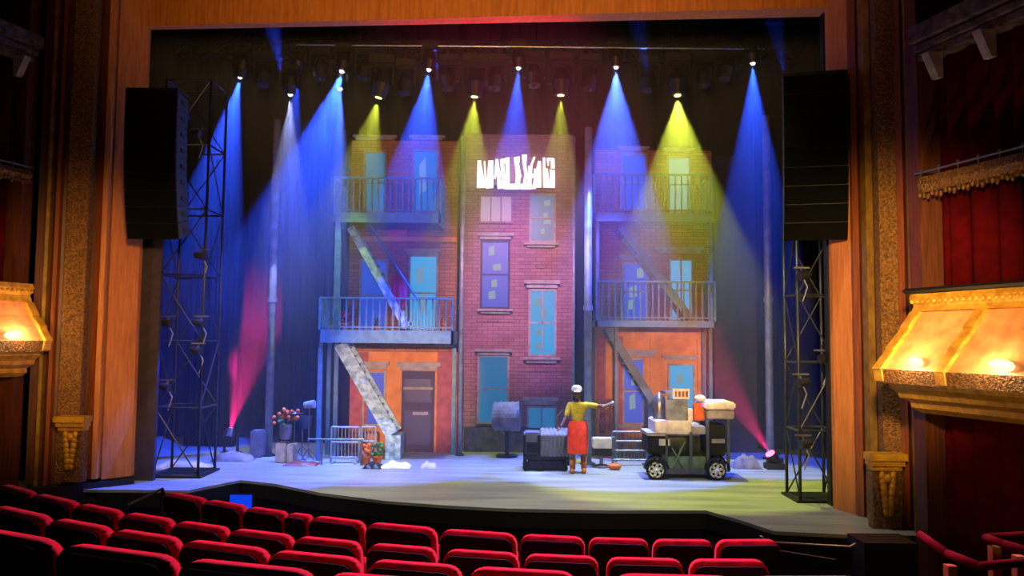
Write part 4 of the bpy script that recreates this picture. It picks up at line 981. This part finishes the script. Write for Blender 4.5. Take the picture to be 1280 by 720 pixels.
# floor bundles
def bundle(name, x0, x1, y, Y, m, label, h, cat='bundle', lumps=9, seed=1):
    a = P(x0, y, Y).x; b = P(x1, y, Y).x; mb = MB(); rnd = random.Random(seed); n = 16; k = 5
    # a lumpy heap: a grid dome, irregular in height
    N = 14; Mv = 7; vs = []
    for i in range(N + 1):
        for j in range(Mv + 1):
            u = i / N; v = j / Mv; e = math.sin(PI * u) ** 0.5 * math.sin(PI * v) ** 0.5
            z = h * e * (0.72 + 0.28 * math.sin(i * 0.95 + seed) * math.cos(j * 0.8 + seed)) if 0 < i < N and 0 < j < Mv else 0.0
            vs.append(Vector((a + (b - a) * u, Y + 0.45 * v + 0.02 * rnd.random(), max(0.004, z))))
    mb.v = vs + [Vector((v.x, v.y, 0)) for v in vs]; T = (N + 1) * (Mv + 1)
    for i in range(N):
        for j in range(Mv):
            q = i * (Mv + 1) + j; mb.f.append((q, q + Mv + 1, q + Mv + 2, q + 1)); mb.f.append((T + q, T + q + 1, T + q + Mv + 2, T + q + Mv + 1))
    for i in range(N):
        q = i * (Mv + 1); mb.f.append((q, T + q, T + q + Mv + 1, q + Mv + 1)); q += Mv; mb.f.append((q, q + Mv + 1, T + q + Mv + 1, T + q))
    for j in range(Mv):
        q = j; mb.f.append((q, q + 1, T + q + 1, T + q)); q += N * (Mv + 1); mb.f.append((q, T + q, T + q + 1, q + 1))
    return tag(mb.build(name, m, smooth=True), label, cat)
bundle('dust_sheet_heap', 262, 312, 570, 17.6, 'cloth', 'grey dust sheet heaped on floor below the left pink uplight', 0.26, seed=2)
bundle('folded_board', 188, 258, 575, 16.6, 'beige', 'pale cloth roll lying at the foot of left truss tower', 0.18, seed=4)
bundle('white_cloth_bundle', 474, 512, 578, 16.9, 'white', 'long white cloth bundle at the foot of the grey stair', 0.15, seed=3)
bundle('white_cloth_bundle', 524, 545, 578, 16.95, 'beige', 'small cream bundle on floor in front of the indigo door', 0.14, seed=6)
bundle('grey_rubble_heap', 918, 955, 578, 17.2, 'cloth', 'low grey heap beside the right pink uplight', 0.35, seed=8)
bundle('tangled_cables', 352, 395, 578, 17.1, 'brownred', 'brown tangled cable heap in front of beige crates', 0.10, seed=9)
bundle('tangled_cables', 452, 476, 582, 16.8, 'dkmetal', 'dark cable heap left of the long white cloth bundle', 0.14, seed=11)
# plants by the stair
for x, lab in ((461, 'dried plant in a pot left of the grey stair foot'), (475, 'bushy plant in a pot directly before the stair foot')):
    pot(x, 17.45, 0.0, 1.2, 'orange', lab, 'green' if x == 475 else 'orange')

# ---- person
YP = 16.45
pf = F(722, 591); px_, py_ = pf.x, pf.y
t = thing('person', (px_, py_, 0), 'person in white cap, yellow top and long red-orange skirt, one arm outstretched', 'person')
def skinned(name, verts, edges, m, root, sub=1, root_i=0):
    me = bpy.data.meshes.new(name); me.from_pydata([v for v, r in verts], edges, []); o_ = bpy.data.objects.new(name, me); C.objects.link(o_); o_.parent = root
    me.materials.append(M[m]); md = o_.modifiers.new('skin', 'SKIN'); md.use_smooth_shade = True
    for i, (v, r) in enumerate(verts): me.skin_vertices[0].data[i].radius = r if isinstance(r, tuple) else (r, r); 
    me.skin_vertices[0].data[root_i].use_root = True
    s_ = o_.modifiers.new('sub', 'SUBSURF'); s_.levels = sub; s_.render_levels = sub
    ORG[o_.name] = ORG[root.name]; return o_
# local coordinates: +x to picture right, -y to the camera; facing the camera's left and slightly towards it
V = [((0, 0, 0.93), (0.13, 0.11)), ((0, 0, 1.12), (0.115, 0.085)), ((0, 0, 1.30), (0.15, 0.10)), ((0, 0, 1.42), (0.09, 0.07)), ((-0.01, -0.01, 1.50), 0.05), ((-0.02, -0.02, 1.56), 0.055),
     ((-0.17, 0, 1.38), 0.055), ((-0.24, -0.06, 1.14), 0.042), ((-0.34, -0.16, 0.98), 0.032), ((-0.37, -0.18, 0.95), 0.035),
     ((0.17, 0, 1.38), 0.055), ((0.40, -0.03, 1.36), 0.042), ((0.62, -0.06, 1.38), 0.030), ((0.66, -0.06, 1.38), 0.034),
     ((-0.09, 0, 0.86), 0.095), ((-0.10, -0.03, 0.48), 0.06), ((-0.10, 0.0, 0.10), 0.042), ((-0.13, -0.12, 0.035), 0.035),
     ((0.10, 0, 0.86), 0.095), ((0.12, -0.02, 0.48), 0.06), ((0.13, 0.03, 0.10), 0.042), ((0.12, -0.10, 0.035), 0.035)]
E = [(0,1),(1,2),(2,3),(3,4),(4,5),(2,6),(6,7),(7,8),(8,9),(2,10),(10,11),(11,12),(12,13),(0,14),(14,15),(15,16),(16,17),(0,18),(18,19),(19,20),(20,21)]
body = skinned('body', [(Vector(v), r) for v, r in V], E, 'skin', t, 2)
def pv(*a): return Vector((px_, py_, 0)) + Vector(a)
hd = MB().ball(pv(-0.03, -0.025, 1.62), 0.1, (0.82, 0.95, 1.15), n=16); hd.ball(pv(-0.045, -0.125, 1.61), 0.02, (0.8, 1.1, 1.3), n=8)
for sx in (-1, 1): hd.ball(pv(-0.03 + sx * 0.085, -0.02, 1.61), 0.022, (0.5, 0.9, 1.3), n=8)
child(t, 'head', hd, 'skin', smooth=True)
fc = MB()
for sx in (-1, 1): fc.ball(pv(-0.045 + sx * 0.033, -0.112, 1.635), 0.011, n=6)
child(t, 'eyes', fc, 'hair'); child(t, 'mouth', MB().ball(pv(-0.045, -0.113, 1.565), 0.02, (1.2, 0.4, 0.35), n=8), 'brownred')
child(t, 'hair', MB().ball(pv(-0.02, 0.02, 1.63), 0.105, (0.95, 0.95, 1.05), n=14).ball(pv(-0.02, 0.07, 1.52), 0.08, (1.1, 0.8, 1.1), n=12), 'hair', smooth=True)
cpn = MB().lathe([(0.108, 0), (0.115, 0.03), (0.10, 0.09), (0.05, 0.125), (0.01, 0.13)], pv(-0.025, -0.01, 1.66), 18); cpn.quadbox([pv(-0.1, -0.1, 1.66), pv(0.05, -0.1, 1.66), pv(0.03, -0.19, 1.65), pv(-0.09, -0.19, 1.65)], [pv(-0.1, -0.1, 1.675), pv(0.05, -0.1, 1.675), pv(0.03, -0.19, 1.665), pv(-0.09, -0.19, 1.665)])
child(t, 'cap', cpn, 'white', smooth=False)
V = [((0, 0, 0.96), (0.15, 0.125)), ((0, 0, 1.12), (0.135, 0.105)), ((0, 0, 1.28), (0.165, 0.115)), ((0, 0, 1.41), (0.10, 0.085)), ((-0.175, 0, 1.38), 0.068), ((-0.245, -0.06, 1.13), 0.056), ((0.175, 0, 1.385), 0.068), ((0.42, -0.03, 1.36), 0.055)]
skinned('jacket', [(Vector(v), r) for v, r in V], [(0,1),(1,2),(2,3),(2,4),(4,5),(2,6),(6,7)], 'yellow', t, 2)
sk = MB(); rings = [(1.06, 0.17, 0.13), (0.92, 0.21, 0.16), (0.7, 0.215, 0.18), (0.5, 0.21, 0.19), (0.40, 0.205, 0.19)]; n = 24
for z, rx, ry in rings:
    for i in range(n): a_ = 2 * PI * i / n; k = 1 + 0.07 * math.sin(a_ * 6) * (1.06 - z); sk.v.append(pv(math.cos(a_) * rx * k, math.sin(a_) * ry * k, z))
for q in range(len(rings) - 1):
    for i in range(n): j = (i + 1) % n; sk.f.append((q*n+i, q*n+j, (q+1)*n+j, (q+1)*n+i))
child(t, 'skirt', sk, 'redskirt', smooth=True)
child(t, 'boots', MB().tube(pv(-0.10, 0, 0.30), pv(-0.10, 0.01, 0.07), 0.062, 0.055, 12).ball(pv(-0.12, -0.07, 0.05), 0.06, (0.9, 2.0, 0.8)).tube(pv(0.13, 0.03, 0.32), pv(0.13, 0.03, 0.07), 0.065, 0.055, 12).ball(pv(0.125, -0.05, 0.05), 0.06, (0.9, 2.0, 0.8)), 'boot', smooth=True)
for s_, hx, hy, hz, dr in ((-1, -0.37, -0.18, 0.95, Vector((-0.55, -0.4, -0.7))), (1, 0.67, -0.06, 1.38, Vector((1, -0.1, 0)))):
    dr.normalize(); sd = dr.cross(Vector((0, 0, 1))).normalized(); hb = MB()
    for i in range(4):
        b_ = pv(hx, hy, hz) + sd * (0.03 - 0.02 * i) + dr * 0.03; L_ = (0.065, 0.075, 0.07, 0.055)[i]; m_ = b_ + dr * L_ * 0.55; e_ = m_ + (dr + Vector((0, 0, -0.8))).normalized() * L_ * 0.5
        hb.tube(b_, m_, 0.010, 0.009, 6); hb.tube(m_, e_, 0.009, 0.007, 6)
    b_ = pv(hx, hy, hz) + sd * 0.035; hb.tube(b_, b_ + (sd * 0.7 + dr * 0.7).normalized() * 0.055, 0.011, 0.009, 6)
    child(t, 'hand', hb, 'skin', smooth=True)
# pole held in the outstretched hand
a_ = pv(0.50, -0.09, 1.36); b_ = P(766, 503, 16.2)
tag(MB().tube(a_, b_, 0.016).ball(b_, 0.03, n=8).build('white_stick', 'white'), 'short white stick held sideways in the outstretched hand', 'stick')

# ============================================================ PIT AND RAILS
t = thing('pit_handrail', F(180, 640, 0.3), 'bent steel handrail between seats and stage, left', 'handrail')
def PT(x, y, Y): return P(x, y, Y)
child(t, 'rail', MB().path([PT(150, 655, 8.6), PT(160, 631, 8.6), PT(203, 611, 9.0), PT(214, 640, 8.8)], 0.016), 'steel')
child(t, 'post', MB().tube(PT(203, 611, 9.0), PT(203, 611, 9.0) - Vector((0, 0, 1.6)), 0.016), 'steel')
t = thing('pit_handrail', F(1000, 690, 0.3), 'steel handrail along the black pit wall, right of the seats', 'handrail')
child(t, 'rail', MB().path([PT(951, 690, 7.6), PT(951, 671, 7.6), PT(957, 678, 7.6), PT(1062, 684, 7.9), PT(1069, 680, 8.0)], 0.014), 'steel')
child(t, 'lower_rail', MB().path([PT(957, 686, 7.5), PT(1045, 700, 7.5)], 0.008), 'steel')
child(t, 'post', MB().tube(PT(951, 672, 7.6), PT(951, 672, 7.6) - Vector((0, 0, 1.0)), 0.014), 'steel')
a = PT(955, 690, 7.7); b = PT(1068, 690, 8.0)
MB().quadbox([(a.x, a.y + .05, -1.3), (b.x, b.y + .05, -1.3), (b.x, b.y + 0.15, -1.3), (a.x, a.y + 0.15, -1.3)], [(a.x, a.y + .05, P(955, 681, 7.7).z), (b.x, b.y + .05, P(1068, 687, 8).z), (b.x, b.y + 0.15, P(1068, 687, 8).z), (a.x, a.y + 0.15, P(955, 681, 7.7).z)]).build('trim_41', 'black', kind='structure')
a, b, c, d = R(1072, 674, 1138, 720, 10.0)
MB().box(a, b, 9.8, 10.3, -1.3, d).build('trim_42', 'black', kind='structure')
p_ = F(300, 628, -0.2)
t = thing('pit_monitor', (P(300, 628, 12.5).x, 12.5, -1.3), 'bright blue screen glowing in the pit behind the left seats', 'screen')
child(t, 'stand', MB().box(P(300, 628, 12.5).x - 0.03, P(300, 628, 12.5).x + 0.03, 12.55, 12.6, -1.3, P(300, 630, 12.5).z), 'black')
a, b, c, d = R(287, 619, 314, 636, 12.5)
child(t, 'screen', MB().box(a, b, 12.5, 12.53, c, d), 'bluescreen'); child(t, 'casing', MB().box(a - 0.02, b + 0.02, 12.53, 12.58, c - 0.02, d + 0.02), 'black')

# box enclosure with velvet rails at the lower right
t = thing('box_balustrade', P(1240, 760, 5.9), 'low box balustrade with dark red velvet rail, lower right corner', 'balustrade')
def velvet_rail(pts, r=0.032):
    return MB().path([P(*q) for q in pts], r, 10)
child(t, 'velvet_rail', velvet_rail([(1150, 668, 6.6), (1184, 692, 6.2), (1225, 708, 5.9), (1290, 702, 6.0)]), 'rubyrail', smooth=True)
child(t, 'velvet_rail', velvet_rail([(1232, 672, 6.7), (1255, 680, 6.4), (1295, 692, 6.2)]), 'rubyrail', smooth=True)
child(t, 'velvet_rail', velvet_rail([(1236, 672, 6.8), (1290, 669, 6.9)], 0.035), 'rubyrail', smooth=True)
for x, y, Y in ((1191, 708, 6.05), (1246, 684, 6.55), (1277, 696, 6.1)):
    p_ = P(x, y, Y); child(t, 'post', MB().box(p_.x - 0.035, p_.x + 0.035, p_.y, p_.y + 0.07, 0.3, p_.z), 'wood')

# ============================================================ SEATS
CX, CY = 1.3, 12.25
rows = [  # arc radius, top z, pixel boundaries of seats (left to right)
 ((5.92, .083), 1.27, [(215, 262), (263, 312), (315, 364), (367, 393), (395, 460), (463, 549), (553, 648), (651, 732), (735, 811), (814, 890), (892, 970)], 'front row'),
 ((5.10, .067), 1.35, [(6, 48), (50, 103), (105, 158), (163, 223), (227, 292), (295, 372), (375, 456), (465, 549), (558, 651), (656, 749), (757, 853), (859, 956)], 'second row from stage'),
 ((4.39, .064), 1.45, [(0, 70), (75, 146), (150, 233), (238, 343), (345, 457), (466, 581), (589, 722), (764, 921), (931, 1078)], 'third row from stage'),
 ((3.55, .058), 1.62, [(-60, 86), (91, 232), (238, 402), (414, 560), (575, 745), (760, 935), (950, 1120)], 'nearest row'),
]
def arc_hit(px, row):
    # where the sight line of column px meets the curve of a row
    Y0, k = row; d = ray(px, 650); sl = d.x / d.y
    A = k * sl * sl; B = -2 * k * sl * CX - 1; Cc = Y0 + k * CX * CX
    Y = (-B - math.sqrt(B * B - 4 * A * Cc)) / (2 * A) if A > 1e-9 else -Cc / B
    return Vector((sl * Y, Y, 0))
def make_seat():
    # local: seat faces +y (the stage); back toward -y; top of back at z = 0.86
    t = thing('theatre_seat', (0, 0, 0), 'x', 'theatre seat')
    W_ = 0.5; H = 0.86
    def prof(w, z0, z1, rc, n=5):
        pts = [(-w, z0), (w, z0)]
        for i in range(n + 1): a_ = PI / 2 * i / n; pts.append((w - rc + rc * math.cos(a_), z1 - rc + rc * math.sin(a_)))
        for i in range(n + 1): a_ = PI / 2 + PI / 2 * i / n; pts.append((-w + rc + rc * math.cos(a_), z1 - rc + rc * math.sin(a_)))
        return pts
    pf_ = prof(0.25, 0.30, 0.86, 0.07)
    cu = MB().prism([Vector((x, -0.035 - (z - 0.3) * 0.12, z)) for x, z in pf_], (0, 0.10, 0))
    child(t, 'back_cushion', cu, 'velvet', bevel=0.016, smooth=True)
    pf_ = prof(0.238, 0.32, 0.838, 0.06)
    child(t, 'back_panel', MB().prism([Vector((x, -0.062 - (z - 0.3) * 0.12, z)) for x, z in pf_], (0, 0.03, 0)), 'seatback', bevel=0.006)
    child(t, 'seat_cushion', MB().box(-0.23, 0.23, 0.06, 0.16, 0.32, 0.72), 'velvet', bevel=0.03, smooth=True)
    for sx in (-1, 1):
        child(t, 'armrest', MB().box(sx * 0.262 - 0.018, sx * 0.262 + 0.018, -0.02, 0.34, 0.58, 0.62), 'seatback', bevel=0.012)
        child(t, 'leg', MB().box(sx * 0.262 - 0.014, sx * 0.262 + 0.014, 0.0, 0.24, 0.0, 0.58), 'dkmetal')
    return t
proto = make_seat(); first = True
ordn = ['leftmost', 'second from left', 'third from left', 'fourth from left', 'fifth from left', 'sixth from left', 'seventh from left', 'eighth from left', 'ninth from left', 'tenth from left', 'eleventh from left', 'twelfth from left']
for Rr, z, segs, rn in rows:
    for i, (x0, x1) in enumerate(segs):
        a = arc_hit(x0, Rr); b = arc_hit(x1, Rr)
        c_ = (a + b) / 2; wd = (b - a).length; ang = math.atan2(b.y - a.y, b.x - a.x)
        zt = z
        lab = 'red velvet theatre seat, %s in the %s' % (ordn[i], rn)
        loc = (c_.x, c_.y, zt - 0.86); sc = (wd / 0.51, 1, 1)
        if first:
            proto.location = loc; proto.rotation_euler = (0, 0, ang); proto.scale = sc; proto['label'] = lab; first = False
            proto['group'] = 'seats in the ' + rn; s_ = proto
        else:
            s_ = dup(proto, loc, ang, lab, sc); s_['group'] = 'seats in the ' + rn
# raked floor steps under the rows (concentric)
for k, (row, z, segs, rn) in enumerate(rows):
    Y0, kk = row; zf = z - 0.86
    nf = 0.42 if k == 0 else (rows[k-1][0][0] - Y0) - 0.42; bk_ = 0.42 if k < 3 else 2.2
    mb = MB(); n = 26; xa = {0: -3.5, 1: -5.3, 2: -4.6, 3: -4.0}[k]; xb = {0: 2.1, 1: 2.1, 2: 2.4, 3: 3.0}[k]
    for i in range(n + 1):
        x = xa + (xb - xa) * i / n; y = Y0 + kk * (x - CX) ** 2
        for yy, zz_ in ((y + nf, zf), (y - bk_, zf), (y - bk_, -1.3), (y + nf, -1.3)): mb.v.append(Vector((x, yy, zz_)))
    for i in range(n):
        for j in range(4): q = 4 * i; mb.f.append((q + j, q + (j+1) % 4, q + 4 + (j+1) % 4, q + 4 + j))
    mb.f.append((0, 1, 2, 3)); q = 4 * n; mb.f.append((q+3, q+2, q+1, q))
    mb.build('floor', 'skirt', kind='structure')

# ============================================================ HAZE on the stage
hz = MB().box(-9.5, 7.4, 15.6, 21.6, 0.05, 10.8).build('stage_haze', 'black')
m = bpy.data.materials.new('thin stage haze'); m.use_nodes = True; nt = m.node_tree; nt.nodes.clear()
out = nt.nodes.new('ShaderNodeOutputMaterial'); vs_ = nt.nodes.new('ShaderNodeVolumeScatter'); 
gp = nt.nodes.new('ShaderNodeNewGeometry'); sx_ = nt.nodes.new('ShaderNodeSeparateXYZ'); mr = nt.nodes.new('ShaderNodeMapRange')   # the haze hangs thicker under the grid
nt.links.new(gp.outputs['Position'], sx_.inputs[0]); nt.links.new(sx_.outputs['Z'], mr.inputs['Value'])
mr.inputs['From Min'].default_value = 2.5; mr.inputs['From Max'].default_value = 8.0; mr.inputs['To Min'].default_value = 0.014; mr.inputs['To Max'].default_value = 0.06
nt.links.new(mr.outputs[0], vs_.inputs['Density']); vs_.inputs['Anisotropy'].default_value = 0.0
nt.links.new(vs_.outputs[0], out.inputs['Volume'])
hz.data.materials.clear(); hz.data.materials.append(m)
tag(hz, 'thin theatrical haze filling the stage and showing the light beams', 'haze', kind='stuff')
